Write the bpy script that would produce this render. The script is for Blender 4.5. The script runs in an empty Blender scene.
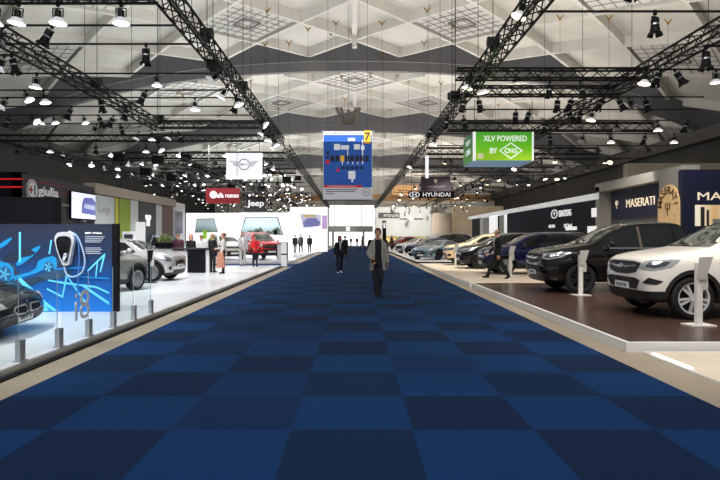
import bpy, bmesh, math, random
from mathutils import Vector, Matrix, geometry
from mathutils.bvhtree import BVHTree
random.seed(7)
PI = math.pi
SC = bpy.context.scene
COL = SC.collection
F = 570.0; CX = 354.6; CY = 238.0; H = 1.55          # focal length in pixels, vanishing point, eye height

def P(px, py, Y):                                     # where a sight line meets the plane at depth Y
    return Vector(((px-CX)*Y/F, Y, H-(py-CY)*Y/F))
def PX(px, Y): return (px-CX)*Y/F
def PZ(py, Y): return H-(py-CY)*Y/F
def lin(c):
    return tuple(((v/255)/12.92 if v/255 <= .04045 else (((v/255)+.055)/1.055)**2.4) for v in c[:3]) + (1,)

# ------------------------------------------------------------------ materials
MATS = {}
def mat(name, rgb, rough=.5, metal=0., em=0., noise=0., scale=8., bump=0., coat=0., spec=.5, emcol=None):
    if name in MATS: return MATS[name]
    m = bpy.data.materials.new(name); m.use_nodes = True
    nt = m.node_tree; b = nt.nodes['Principled BSDF']
    b.inputs['Base Color'].default_value = lin(rgb)
    b.inputs['Roughness'].default_value = rough
    b.inputs['Metallic'].default_value = metal
    b.inputs['Specular IOR Level'].default_value = spec
    b.inputs['Coat Weight'].default_value = coat
    b.inputs['Coat Roughness'].default_value = .06
    if em:
        b.inputs['Emission Color'].default_value = lin(emcol or rgb)
        b.inputs['Emission Strength'].default_value = em
    if noise or bump:
        tc = nt.nodes.new('ShaderNodeTexCoord'); n = nt.nodes.new('ShaderNodeTexNoise')
        n.inputs['Scale'].default_value = scale; n.inputs['Detail'].default_value = 5
        nt.links.new(tc.outputs['Object'], n.inputs['Vector'])
        if noise:
            r = nt.nodes.new('ShaderNodeMapRange')
            r.inputs['From Min'].default_value = .3; r.inputs['From Max'].default_value = .7
            r.inputs['To Min'].default_value = 1-noise; r.inputs['To Max'].default_value = 1+noise
            nt.links.new(n.outputs['Fac'], r.inputs['Value'])
            h = nt.nodes.new('ShaderNodeMix'); h.data_type = 'RGBA'; h.blend_type = 'MULTIPLY'
            h.inputs['Factor'].default_value = 1; h.inputs['A'].default_value = lin(rgb)
            nt.links.new(r.outputs['Result'], h.inputs['B']); nt.links.new(h.outputs['Result'], b.inputs['Base Color'])
        if bump:
            bp = nt.nodes.new('ShaderNodeBump'); bp.inputs['Strength'].default_value = bump; bp.inputs['Distance'].default_value = .02
            nt.links.new(n.outputs['Fac'], bp.inputs['Height']); nt.links.new(bp.outputs['Normal'], b.inputs['Normal'])
    MATS[name] = m
    return m

def carpet_mat():
    m = bpy.data.materials.new('blue_carpet_tiles'); m.use_nodes = True; nt = m.node_tree; N = nt.nodes; L = nt.links
    b = N['Principled BSDF']; b.inputs['Roughness'].default_value = .95; b.inputs['Specular IOR Level'].default_value = .12
    b.inputs['Sheen Weight'].default_value = .16; b.inputs['Sheen Tint'].default_value = lin((70, 130, 180))
    tc = N.new('ShaderNodeTexCoord'); mp = N.new('ShaderNodeMapping'); mp.inputs['Scale'].default_value = (1/.976,)*3
    mp.inputs['Location'].default_value = (.511/.976+1, -4.58/.976, 0)
    L.new(tc.outputs['Object'], mp.inputs['Vector'])
    fl = N.new('ShaderNodeVectorMath'); fl.operation = 'FLOOR'; L.new(mp.outputs['Vector'], fl.inputs[0])
    sp = N.new('ShaderNodeSeparateXYZ'); L.new(fl.outputs['Vector'], sp.inputs['Vector'])
    ad = N.new('ShaderNodeMath'); ad.operation = 'ADD'; L.new(sp.outputs['X'], ad.inputs[0]); L.new(sp.outputs['Y'], ad.inputs[1])
    md = N.new('ShaderNodeMath'); md.operation = 'FLOORED_MODULO'; md.inputs[1].default_value = 2; L.new(ad.outputs[0], md.inputs[0])
    wn = N.new('ShaderNodeTexWhiteNoise'); wn.noise_dimensions = '2D'; L.new(fl.outputs['Vector'], wn.inputs['Vector'])
    mx = N.new('ShaderNodeMix'); mx.data_type = 'RGBA'; mx.inputs['A'].default_value = lin((10, 27, 57)); mx.inputs['B'].default_value = lin((9, 44, 88))
    wr = N.new('ShaderNodeMapRange'); wr.inputs['To Min'].default_value = -.5; wr.inputs['To Max'].default_value = .5
    L.new(wn.outputs['Value'], wr.inputs['Value'])
    a2 = N.new('ShaderNodeMath'); a2.operation = 'ADD'; a2.use_clamp = True; L.new(md.outputs[0], a2.inputs[0]); L.new(wr.outputs['Result'], a2.inputs[1])
    L.new(a2.outputs[0], mx.inputs['Factor'])
    ns = N.new('ShaderNodeTexNoise'); ns.inputs['Scale'].default_value = 90; ns.inputs['Detail'].default_value = 6; L.new(tc.outputs['Object'], ns.inputs['Vector'])
    nr = N.new('ShaderNodeMapRange'); nr.inputs['From Min'].default_value = .3; nr.inputs['From Max'].default_value = .7; nr.inputs['To Min'].default_value = .7; nr.inputs['To Max'].default_value = 1.3
    L.new(ns.outputs['Fac'], nr.inputs['Value'])
    m2 = N.new('ShaderNodeMix'); m2.data_type = 'RGBA'; m2.blend_type = 'MULTIPLY'; m2.inputs['Factor'].default_value = 1
    L.new(mx.outputs['Result'], m2.inputs['A']); L.new(nr.outputs['Result'], m2.inputs['B']); L.new(m2.outputs['Result'], b.inputs['Base Color'])
    bp = N.new('ShaderNodeBump'); bp.inputs['Strength'].default_value = .4; bp.inputs['Distance'].default_value = .01
    L.new(ns.outputs['Fac'], bp.inputs['Height']); L.new(bp.outputs['Normal'], b.inputs['Normal'])
    return m

def plank_mat(name, c1, c2, rough, sx=1.0, sy=2.4):
    m = bpy.data.materials.new(name); m.use_nodes = True; nt = m.node_tree; N = nt.nodes; L = nt.links
    b = N['Principled BSDF']; b.inputs['Roughness'].default_value = rough
    tc = N.new('ShaderNodeTexCoord'); br = N.new('ShaderNodeTexBrick'); br.inputs['Scale'].default_value = 1
    br.inputs['Brick Width'].default_value = sy; br.inputs['Row Height'].default_value = sx
    br.inputs['Mortar Size'].default_value = .010; br.inputs['Color1'].default_value = lin(c1); br.inputs['Color2'].default_value = lin(c2)
    br.inputs['Mortar'].default_value = lin(tuple(min(255, v*1.35) for v in c1))
    L.new(tc.outputs['Object'], br.inputs['Vector'])
    ns = N.new('ShaderNodeTexNoise'); ns.inputs['Scale'].default_value = 3; ns.inputs['Detail'].default_value = 6; L.new(tc.outputs['Object'], ns.inputs['Vector'])
    nr = N.new('ShaderNodeMapRange'); nr.inputs['To Min'].default_value = .75; nr.inputs['To Max'].default_value = 1.2; L.new(ns.outputs['Fac'], nr.inputs['Value'])
    m2 = N.new('ShaderNodeMix'); m2.data_type = 'RGBA'; m2.blend_type = 'MULTIPLY'; m2.inputs['Factor'].default_value = 1
    L.new(br.outputs['Color'], m2.inputs['A']); L.new(nr.outputs['Result'], m2.inputs['B']); L.new(m2.outputs['Result'], b.inputs['Base Color'])
    return m

def grad_mat(name, stops, axis='Z', lo=0., hi=1., rough=.5, em=0.):
    m = bpy.data.materials.new(name); m.use_nodes = True; nt = m.node_tree; N = nt.nodes; L = nt.links
    b = N['Principled BSDF']; b.inputs['Roughness'].default_value = rough
    tc = N.new('ShaderNodeTexCoord'); sp = N.new('ShaderNodeSeparateXYZ'); L.new(tc.outputs['Object'], sp.inputs['Vector'])
    mr = N.new('ShaderNodeMapRange'); mr.inputs['From Min'].default_value = lo; mr.inputs['From Max'].default_value = hi; L.new(sp.outputs[axis], mr.inputs['Value'])
    cr = N.new('ShaderNodeValToRGB'); e = cr.color_ramp.elements
    for i, (p, c) in enumerate(stops):
        el = e[i] if i < 2 else e.new(p)
        el.position = p; el.color = lin(c)
    L.new(mr.outputs['Result'], cr.inputs['Fac']); L.new(cr.outputs['Color'], b.inputs['Base Color'])
    if em:
        L.new(cr.outputs['Color'], b.inputs['Emission Color']); b.inputs['Emission Strength'].default_value = em
    return m

def glass_mat(name, tint=(235, 245, 245), fac=.07):
    m = bpy.data.materials.new(name); m.use_nodes = True; nt = m.node_tree; N = nt.nodes; L = nt.links
    N.remove(N['Principled BSDF']); out = N['Material Output']
    t = N.new('ShaderNodeBsdfTransparent'); t.inputs['Color'].default_value = lin(tint)
    g = N.new('ShaderNodeBsdfGlossy'); g.inputs['Roughness'].default_value = .02
    fr = N.new('ShaderNodeLayerWeight'); fr.inputs['Blend'].default_value = .08
    mx = N.new('ShaderNodeMixShader'); L.new(fr.outputs['Fresnel'], mx.inputs['Fac']); L.new(t.outputs[0], mx.inputs[1]); L.new(g.outputs[0], mx.inputs[2])
    L.new(mx.outputs[0], out.inputs['Surface'])
    return m

M = dict(
 black=mat('rig_black', (16, 16, 18), .55, .3), steel=mat('rig_aluminium', (120, 120, 122), .35, .9),
 darksteel=mat('truss_black', (26, 25, 26), .5, .4),
 lamp_on=mat('lamp_face_lit', (255, 252, 250), .3, em=9, emcol=(245, 245, 255)), lamp_warm=mat('lamp_face_warm', (255, 240, 215), .3, em=10, emcol=(255, 225, 180)),
 lamp_off=mat('lamp_face_unlit', (150, 152, 160), .12, .6), lamp_refl=mat('lamp_reflector', (225, 225, 232), .2, .5, em=.5),
 brass=mat('bracket_brass', (168, 128, 62), .4, .7), wire=mat('hanging_wire', (60, 58, 56), .6, .3),
 concrete=mat('floor_concrete', (156, 143, 124), .45, noise=.10, scale=1.3, bump=.05),
 hallfloor=mat('hall_floor', (120, 116, 110), .5, noise=.1, scale=.6),
 white_floor=mat('white_laminate_floor', (222, 224, 226), .28, noise=.03, scale=.9),
 cream_floor=mat('cream_carpet_floor', (222, 206, 186), .6, noise=.05, scale=3),
 white=mat('white_paint', (236, 236, 236), .45, noise=.02, scale=2), offwhite=mat('offwhite_panel', (214, 216, 212), .5, noise=.03),
 rib=mat('painted_concrete_rib', (214, 211, 204), .8, noise=.06, scale=.8), shell=mat('painted_concrete_shell', (208, 205, 197), .85, noise=.08, scale=.5),
 ribdark=mat('dark_face_concrete', (120, 119, 120), .85, noise=.08, scale=.4),
 gridpanel=mat('coffer_grid_panel', (204, 202, 196), .8, noise=.04), gridline=mat('coffer_grid_line', (128, 124, 118), .8),
 gallery=mat('gallery_dark', (70, 68, 67), .8, noise=.15, scale=.5), wood=mat('wood_panel', (176, 132, 84), .5, noise=.15, scale=3),
 beige=mat('beige_fascia', (176, 164, 148), .6, noise=.06, scale=2), endwall=mat('end_wall_grey', (200, 194, 184), .7, noise=.12, scale=.4, em=.06), navy=mat('navy_panel', (24, 30, 62), .5, noise=.05),  # end wall has faint emission mixed in to look lighter
 charcoal=mat('charcoal_panel', (52, 54, 58), .5, noise=.06), grey=mat('grey_panel', (96, 97, 100), .5, noise=.05), lightgrey=mat('light_grey_panel', (160, 158, 154), .5, noise=.05),
 blackpanel=mat('black_panel', (14, 14, 20), .6, noise=.1, spec=.15), green=mat('lime_panel', (142, 164, 56), .5, noise=.06), brown=mat('brown_wood_panel', (104, 66, 50), .5, noise=.15, scale=5),
 pillar_trim=mat('door_pillar_satin', (104, 92, 84), .35, .3), text_white=mat('lettering_white', (245, 245, 245), .4, em=.6), text_plain=mat('lettering_plain', (240, 240, 240), .5), text_gold=mat('lettering_cream', (246, 228, 200), .4, em=.5), dark_text=mat('lettering_dark', (44, 44, 52), .5),
 red=mat('red_panel', (168, 34, 40), .5, noise=.04), redglow=mat('red_line', (200, 20, 30), .5, em=.6),
 chrome=mat('chrome', (220, 220, 224), .12, 1), silver=mat('satin_silver', (182, 184, 188), .32, .85), tyre=mat('tyre_rubber', (18, 18, 18), .8), 
 glass_dark=mat('car_glass', (20, 24, 24), .05, 0, coat=.6), glass_green=mat('car_windscreen', (44, 54, 50), .06, 0, coat=.6), plastic=mat('black_plastic', (26, 25, 25), .55), well=mat('wheel_well', (8, 8, 8), .9),
 lampglass=mat('headlamp_glass', (196, 200, 205), .08, .55, coat=.5), lampdark=mat('headlamp_inner', (84, 88, 92), .1, .5, coat=.5), alloy=mat('bright_alloy', (224, 224, 226), .22, .55), taillight=mat('tail_lamp', (150, 12, 14), .2, coat=.5), plate=mat('number_plate', (226, 228, 228), .5),
 pillar=mat('stand_white', (226, 222, 216), .45, noise=.02), panelgrey=mat('stand_sheet', (192, 190, 184), .4),
)
M['carpet'] = carpet_mat()
M['darkfloor'] = plank_mat('dark_brown_floor', (84, 64, 54), (76, 57, 48), .24, 1.25, 2.5)
M['glass'] = glass_mat('barrier_glass')

# ------------------------------------------------------------------ mesh helpers
class MB:
    def __init__(s): s.bm = bmesh.new(); s.mi = 0
    def _set(s, faces):
        for f in faces: f.material_index = s.mi
    def box(s, x0, x1, y0, y1, z0, z1):
        v = [s.bm.verts.new(p) for p in ((x0,y0,z0),(x1,y0,z0),(x1,y1,z0),(x0,y1,z0),(x0,y0,z1),(x1,y0,z1),(x1,y1,z1),(x0,y1,z1))]
        s._set([s.bm.faces.new([v[i] for i in q]) for q in ((3,2,1,0),(4,5,6,7),(0,1,5,4),(1,2,6,5),(2,3,7,6),(3,0,4,7))]); return s
    def cyl(s, p0, p1, r0, r1=None, n=10, cap=True):
        p0, p1 = Vector(p0), Vector(p1); r1 = r0 if r1 is None else r1
        d = (p1-p0); 
        if d.length < 1e-6: return s
        q = d.to_track_quat('Z', 'Y'); fs = []
        a = [s.bm.verts.new(p0+q@Vector((r0*math.cos(2*PI*i/n), r0*math.sin(2*PI*i/n), 0))) for i in range(n)]
        b = [s.bm.verts.new(p1+q@Vector((r1*math.cos(2*PI*i/n), r1*math.sin(2*PI*i/n), 0))) for i in range(n)]
        for i in range(n): fs.append(s.bm.faces.new((a[i], a[(i+1)%n], b[(i+1)%n], b[i])))
        if cap: fs.append(s.bm.faces.new(a[::-1])); fs.append(s.bm.faces.new(b))
        s._set(fs); return s
    def tube(s, pts, r, n=6):
        for a, b in zip(pts[:-1], pts[1:]): s.cyl(a, b, r, r, n)
        return s
    def ball(s, c, r, n=10, m=7):
        rx, ry, rz = (r, r, r) if not hasattr(r, '__len__') else r
        c = Vector(c); rows = []; fs = []
        for j in range(1, m):
            t = PI*j/m
            rows.append([s.bm.verts.new(c+Vector((rx*math.sin(t)*math.cos(2*PI*i/n), ry*math.sin(t)*math.sin(2*PI*i/n), rz*math.cos(t)))) for i in range(n)])
        T = s.bm.verts.new(c+Vector((0,0,rz))); B = s.bm.verts.new(c-Vector((0,0,rz)))
        for i in range(n):
            k = (i+1) % n
            fs.append(s.bm.faces.new((T, rows[0][i], rows[0][k]))); fs.append(s.bm.faces.new((B, rows[-1][k], rows[-1][i])))
            for a, b in zip(rows[:-1], rows[1:]): fs.append(s.bm.faces.new((a[i], b[i], b[k], a[k])))
        s._set(fs); return s
    def capsule(s, p0, p1, r0, r1=None, n=10):
        r1 = r0 if r1 is None else r1
        s.cyl(p0, p1, r0, r1, n); s.ball(p0, r0, n, 6); s.ball(p1, r1, n, 6); return s
    def lathe(s, prof, n=16, axis='Z', c=(0,0,0), closed=False):
        c = Vector(c); rings = []; fs = []
        for (r, z) in prof:
            ring = []
            for i in range(n):
                a = 2*PI*i/n; p = Vector((r*math.cos(a), r*math.sin(a), z))
                if axis == 'Y': p = Vector((p.x, p.z, p.y))
                if axis == 'X': p = Vector((p.z, p.x, p.y))
                ring.append(s.bm.verts.new(c+p))
            rings.append(ring)
        pairs = list(zip(rings[:-1], rings[1:])) + ([(rings[-1], rings[0])] if closed else [])
        for a, b in pairs:
            for i in range(n): fs.append(s.bm.faces.new((a[i], a[(i+1)%n], b[(i+1)%n], b[i])))
        s._set(fs); return s
    def loft(s, rings, cap=True):
        rs = [[s.bm.verts.new(p) for p in r] for r in rings]; n = len(rs[0]); fs = []
        for a, b in zip(rs[:-1], rs[1:]):
            for i in range(n): fs.append(s.bm.faces.new((a[i], a[(i+1)%n], b[(i+1)%n], b[i])))
        if cap: fs.append(s.bm.faces.new(rs[0][::-1])); fs.append(s.bm.faces.new(rs[-1]))
        s._set(fs); return s
    def prism(s, poly, fn, depth):                      # poly in 2D, fn maps (u,v,w) to a point
        a = [s.bm.verts.new(fn(u, v, 0)) for u, v in poly]; b = [s.bm.verts.new(fn(u, v, depth)) for u, v in poly]; n = len(a)
        fs = [s.bm.faces.new(a[::-1]), s.bm.faces.new(b)]
        for i in range(n): fs.append(s.bm.faces.new((a[i], a[(i+1)%n], b[(i+1)%n], b[i])))
        s._set(fs); return s
    def poly(s, pts):
        s._set([s.bm.faces.new([s.bm.verts.new(p) for p in pts])]); return s
    def build(s, name, m, parent=None, smooth=False, recalc=True):
        if recalc: bmesh.ops.recalc_face_normals(s.bm, faces=s.bm.faces)
        me = bpy.data.meshes.new(name); s.bm.to_mesh(me); s.bm.free()
        return link(name, me, m, parent, smooth)
def link(name, me, m, parent=None, smooth=False):
    mi = [p.material_index for p in me.polygons]; me.materials.clear()
    for x in (m if isinstance(m, (list, tuple)) else [m]): me.materials.append(x)
    if any(mi): me.polygons.foreach_set('material_index', mi)
    if smooth:
        me.polygons.foreach_set('use_smooth', [True]*len(me.polygons))
        try: me.set_sharp_from_angle(angle=math.radians(38))
        except Exception: pass
    o = bpy.data.objects.new(name, me); COL.objects.link(o)
    if parent: o.parent = parent
    return o
def evaluated(me, mods):                                # mesh after modifiers, with nothing left in the scene
    o = bpy.data.objects.new('scratch', me); COL.objects.link(o)
    for kind, kw in mods:
        md = o.modifiers.new(kind, kind)
        for k, v in kw.items(): setattr(md, k, v)
    dg = bpy.context.evaluated_depsgraph_get(); dg.update()
    out = bpy.data.meshes.new_from_object(o.evaluated_get(dg), depsgraph=dg)
    bpy.data.objects.remove(o)
    return out
def tag(o, label, cat, group=None):
    o['label'] = label; o['category'] = cat
    if group: o['group'] = group
    return o
def thing(name, label, cat, loc=(0,0,0), rz=0., group=None):
    o = bpy.data.objects.new(name, None); COL.objects.link(o); o.empty_display_size = .2
    o.location = loc; o.rotation_euler = (0, 0, rz)
    return tag(o, label, cat, group)
def struct(o): o['kind'] = 'structure'; return o
def dup(root, loc=None, rot=None, label=None, group=None):
    r = root.copy(); COL.objects.link(r)
    if loc is not None: r.location = loc
    if rot is not None: r.rotation_euler = rot
    if label: r['label'] = label
    if group: r['group'] = group
    for ch in list(root.children):
        c = ch.copy(); COL.objects.link(c); c.parent = r
        for g in list(ch.children):
            d = g.copy(); COL.objects.link(d); d.parent = c
    return r
def boxo(name, b, m, parent=None): return MB().box(*b).build(name, m, parent)
def text(body, loc, rot, m, parent=None, height=.2, width=None, bold=.0, depth=.008, name='lettering', align='CENTER'):
    cu = bpy.data.curves.new('t', 'FONT'); cu.body = body; cu.size = 1; cu.align_x = align; cu.align_y = 'CENTER'; cu.offset = bold; cu.extrude = .02; cu.resolution_u = 3
    me = evaluated(cu, []); bpy.data.curves.remove(cu)
    xs = [v.co.x for v in me.vertices]; ys = [v.co.y for v in me.vertices]; zs = [v.co.z for v in me.vertices]
    if not xs: return None
    sy = height/max(1e-4, max(ys)-min(ys)); sx = (width/(max(xs)-min(xs))) if width else sy; sz = depth/max(1e-4, max(zs)-min(zs))
    cx = (max(xs)+min(xs))/2 if align == 'CENTER' else min(xs); cy = (max(ys)+min(ys))/2
    for v in me.vertices: v.co = Vector(((v.co.x-cx)*sx, (v.co.y-cy)*sy, v.co.z*sz))
    o = link(name, me, m, parent); o.location = loc; o.rotation_euler = rot
    return o
FACE_CAM = (PI/2, 0, 0); FACE_LEFT = (PI/2, 0, -PI/2); FACE_RIGHT = (PI/2, 0, PI/2)
ORD = ['first','second','third','fourth','fifth','sixth','seventh','eighth','ninth','tenth','eleventh','twelfth','thirteenth','fourteenth','fifteenth','sixteenth','seventeenth','eighteenth','nineteenth','twentieth']

# ------------------------------------------------------------------ camera
cd = bpy.data.cameras.new('camera'); cam = bpy.data.objects.new('camera', cd); COL.objects.link(cam)
cam.location = (0, 0, H); cam.rotation_euler = (PI/2, 0, 0)
cd.sensor_width = 36; cd.lens = F/720*36; cd.shift_x = (360-CX)/720; cd.shift_y = -(240-CY)/720; cd.clip_end = 400
SC.camera = cam
WORLD, UP, LEFT, RIGHT, AISLE, FRONT, EXPO = .28, 850, 900, 640, 240, 1100, 0.0
# ------------------------------------------------------------------ the hall: floor, vaulted ceiling, side galleries, end wall
struct(boxo('floor', (-46, 46, -6, 150, -.3, -.02), M['hallfloor']))
o = struct(boxo('floor_strip', (-3.92, 3.9, -4, 112, -.02, 0), M['concrete'])); o.name = 'trim_1'
c = boxo('aisle_carpet', (-3.36, 3.31, -3, 110, -.005, .008), M['carpet'])
tag(c, 'long blue carpet of square tiles in two shades running down the central aisle', 'carpet')
c = boxo('cross_aisle_carpet', (-14, -3.362, 30.6, 34.5, -.021, .006), mat('plain_blue_carpet', (22, 56, 112), .95, noise=.1, scale=40))
tag(c, 'plain blue carpet of the cross aisle leading off left before the red cars', 'carpet')

ZA = .437
def zarch(x, zc): u = x/43.; return zc*(1-ZA*u*u-(1-ZA)*u**4)
SECT = [(9., 47.25, 16.6), (47.25, 66., 15.5), (66., 86., 13.9), (86., 106., 12.3)]
def zceil(x, y):
    for a, b, zc in SECT:
        if y < b: return zarch(x, zc)
    return zarch(x, SECT[-1][2])
PIT = 7.5
for si, (ya, yb, zc) in enumerate(SECT):
    y0 = yb-3.75; up = .72; n = 44
    xs = [-42+84*i/n for i in range(n+1)]
    # shell panels: diamond cells of the lattice, so the vault ends in a zigzag
    mb = MB(); cells = []
    for j in range(-1, 14):
        yc = y0-3.75*j
        if yc < ya-2: break
        for i in range(-6, 7):
            xc = PIT*i+(3.75 if j % 2 == 0 else 0)
            cells.append((xc, yc, i, j))
            if abs(xc) > 41 or j < 0: continue
            K = 4; g = []
            for a in range(K+1):
                r = []
                for b in range(K+1):
                    u, v = a/K, b/K; x = xc+(u-v)*3.75; y = max(ya, yc+(u+v-1)*3.75); r.append(mb.bm.verts.new((x, y, zarch(x, zc)+up)))
                g.append(r)
            for a in range(K):
                for b in range(K): mb.bm.faces.new((g[a][b], g[a+1][b], g[a+1][b+1], g[a][b+1]))
    ce = struct(mb.build('ceiling', M['shell'], recalc=False))
    for s in (1, -1):
        for k in range(-14, 15):
            pts = []; t = yb
            while t >= ya+(.8 if si else 0):
                x = s*(t-y0)+PIT*k
                if abs(x) < 40: pts.append((x, t))
                t -= .75
            if len(pts) < 3: continue
            m2 = MB(); d = .115/math.sqrt(2); rings = []
            for (x, y) in pts:
                z = zarch(x, zc); dx, dy = (d, -d*s)
                rings.append([(x-dx, y-dy, z), (x+dx, y+dy, z), (x+dx, y+dy, z+up+.05), (x-dx, y-dy, z+up+.05)])
            m2.loft(rings); m2.build('rib', M['rib'], ce)
    # square grid panels in alternate coffers
    for (xc, yc, i, j) in cells:
        if j % 2 == 0 or j < 0 or yc-3.6 < max(ya, 20): continue
        if (i+(j-1)//2+1) % 2 or abs(xc) > 32: continue
        m2 = MB(); h = 3.35; N_ = 7
        def pt(u, v, dz=0):
            x = xc+(u-v)*h; return Vector((x, yc+(u+v-1)*h, zarch(x, zc)+.16+dz))
        g = [[m2.bm.verts.new(pt(a/N_, b/N_)) for b in range(N_+1)] for a in range(N_+1)]
        for a in range(N_):
            for b in range(N_): m2.bm.faces.new((g[a][b], g[a+1][b], g[a+1][b+1], g[a][b+1]))
        pa = m2.build('coffer_panel', M['gridpanel'], ce)
        m3 = MB()
        for a in range(1, N_):
            m3.tube([pt(a/N_, b/4, -.02) for b in range(5)], .024, 4); m3.tube([pt(b/4, a/N_, -.02) for b in range(5)], .024, 4)
        q = [(2.5/N_, 2.5/N_), (4.5/N_, 2.5/N_), (4.5/N_, 4.5/N_), (2.5/N_, 4.5/N_)]
        for a in range(4): m3.cyl(pt(*q[a], -.04), pt(*q[(a+1) % 4], -.04), .075, .075, 4)
        m3.build('grid', M['gridline'], pa)
    # ridge post at the crown
    m2 = MB(); m2.box(-.2, .2, y0-7.4, y0-.3, zc+.3, zc+.72); m2.box(-.18, .18, y0-.25, y0+.1, zc-.55, zc+.72)
    m2.build('ridge_beam', M['rib'], ce)
    # dark vertical face stepping down to the next vault
    if si < 3:
        zn = SECT[si+1][2]; m2 = MB()
        a = [m2.bm.verts.new((x, yb+.1, zarch(x, zn)-.05)) for x in xs]; b = [m2.bm.verts.new((x, yb+.1, zarch(x, zc)+3.2)) for x in xs]
        a2 = [m2.bm.verts.new((x, yb+.6, zarch(x, zn)-.05)) for x in xs]
        for i in range(n):
            m2.bm.faces.new((a[i], a[i+1], b[i+1], b[i])); m2.bm.faces.new((a[i], a2[i], a2[i+1], a[i+1]))
        o = struct(m2.build('trim_%d' % (si+2), M['ribdark']))
# hall sides: galleries
for sx, nm in ((-1, 'left'), (1, 'right')):
    mb = MB()
    a = lambda x: sx*x
    X0, X1 = sorted((a(26), a(27)))
    mb.box(X0, X1, 24, 106, -.02, 8.6)
    X0, X1 = sorted((a(25.2), a(27)));  mb.box(X0, X1, 24, 106, 8.6, 9.5)
    X0, X1 = sorted((a(27), a(42)));  mb.box(X0, X1, 24, 106, 8.5, 8.7)
    X0, X1 = sorted((a(40), a(42)));  mb.box(X0, X1, 24, 106, -.02, 11)
    struct(mb.build('wall_'+nm, M['gallery']))
# inclined grey arch legs near each step
for i, (ya, yb, zc) in enumerate(SECT[:3]):
    for sx in (-1, 1):
        mb = MB(); rings = []
        for x in (24, 27, 30, 33, 36, 39, 42.5):
            z = zarch(x, SECT[i+1][2]); rings.append([(sx*x, yb-.7, z-.3), (sx*x, yb+.6, z-.3), (sx*(x+.8), yb+.6, z+.9), (sx*(x+.8), yb-.7, z+.9)])
        mb.loft(rings); struct(mb.build('trim_%d' % (10+2*i+(sx > 0)), M['grey']))
# end wall with the big lit opening
YE = 106.
xa, xb, zt = PX(329, YE), PX(375, YE), PZ(205, YE)
mb = MB(); mb.box(-43, xa, YE, YE+.6, -.02, 8.4); mb.box(xb, 43, YE, YE+.6, -.02, 8.4); mb.box(xa, xb, YE, YE+.6, zt, 8.4)
mb.box(-43, 43, YE+.9, YE+1.5, 8.4, 13)
w = struct(mb.build('wall_end', M['endwall']))
boxo('wood_band', (-43, 43, YE-.1, YE+.9, 8.4, 9.6), M['wood'], w)
boxo('lintel_band', (xa-.3, xb+.3, YE-.25, YE, zt-.05, zt+1.2), M['lightgrey'], w)
glow = mat('daylight_hall_wall', (255, 255, 255), .8, em=1.6)  # backdrop wall emits, standing in for daylight in the hall beyond
w = struct(boxo('wall_beyond', (-30, 30, 140, 140.4, -.02, 16), glow))
struct(boxo('floor_beyond', (-30, 30, 112.5, 140, -.02, -.01), M['white_floor'])).name = 'trim_20'
# gantry sign across the far opening
g = thing('gantry_sign', 'grey gantry sign with a white square spanning the far bright opening', 'sign', (0, 104.6, 0))
z0, z1 = PZ(232, 104.6), PZ(226, 104.6)
boxo('sign_board', (PX(327.5, 104.6), PX(373, 104.6), -.15, .15, z0, z1), mat('gantry_grey', (150, 150, 148), .6, em=.22), g)  # faint emission put into the grey, as the board stands unlit
boxo('square_panel', (PX(346, 104.6), PX(350, 104.6), -.2, -.15, z0+.15, z1-.1), M['text_white'], g)
for px in (333, 363.5):
    x = PX(px, 104.6); boxo('post', (x-.22, x+.22, -.12, .12, -.01, z0), mat('gantry_grey', (150, 150, 148), .6), g)
for px in (334.5, 361.5):
    x = PX(px, 104.6); boxo('hanger', (x-.06, x+.06, -.05, .05, z1, zt), M['grey'], g)

# ------------------------------------------------------------------ exhibition stands: platforms
def platform(name, b, top, side, label, inset=.04):
    t = thing(name, label, 'platform', ((b[0]+b[1])/2, (b[2]+b[3])/2, 0))
    lx, ly = (b[1]-b[0])/2, (b[3]-b[2])/2
    boxo('plinth', (-lx, lx, -ly, ly, -.02, b[4]-.006), side, t)
    boxo('floor_covering', (-lx+inset, lx-inset, -ly+inset, ly-inset, b[4]-.006, b[4]), top, t)
    return t
platform('stand_platform', (-22, -3.85, 1.5, 30.2, .1), M['white_floor'], M['silver'], 'low glossy white platform of the left stand, behind the glass barrier')
platform('stand_platform', (-24, -3.95, 35, 75, .12), M['white_floor'], M['white'], 'far white platform on the left carrying the red cars')
platform('stand_platform', (3.68, 15, 7.72, 17.9, .142), M['darkfloor'], M['white'], 'dark brown floored platform with pale edge under the black pickup', .06)
platform('stand_platform', (3.62, 15, 17.92, 31.7, .142), M['cream_floor'], M['white'], 'cream platform on the right behind the dark brown one', .03)
platform('stand_platform', (3.72, 17, 34.5, 90, .11), M['white_floor'], M['blackpanel'], 'far right pale platform with a black front edge carrying silver cars', .03)
platform('stand_platform', (3.86, 15, .5, 7.66, .03), M['cream_floor'], M['white'], 'low cream floor in the right foreground before the dark platform', .01)
o = boxo('edge_strip', (3.88, 3.93, 6.6, 7.45, .03, .05), mat('strip_metal', (255, 250, 240), .2, .3, em=1.2)); tag(o, 'short shining metal strip on the edge of the low cream floor', 'strip')  # metal strip whose shine is put in as emission
st = boxo('edge_channel', (-4.0+.16, -3.78, 1.5, 30.2, 0, .02), M['blackpanel']); tag(st, 'thin dark channel along the foot of the left white platform', 'channel')

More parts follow.
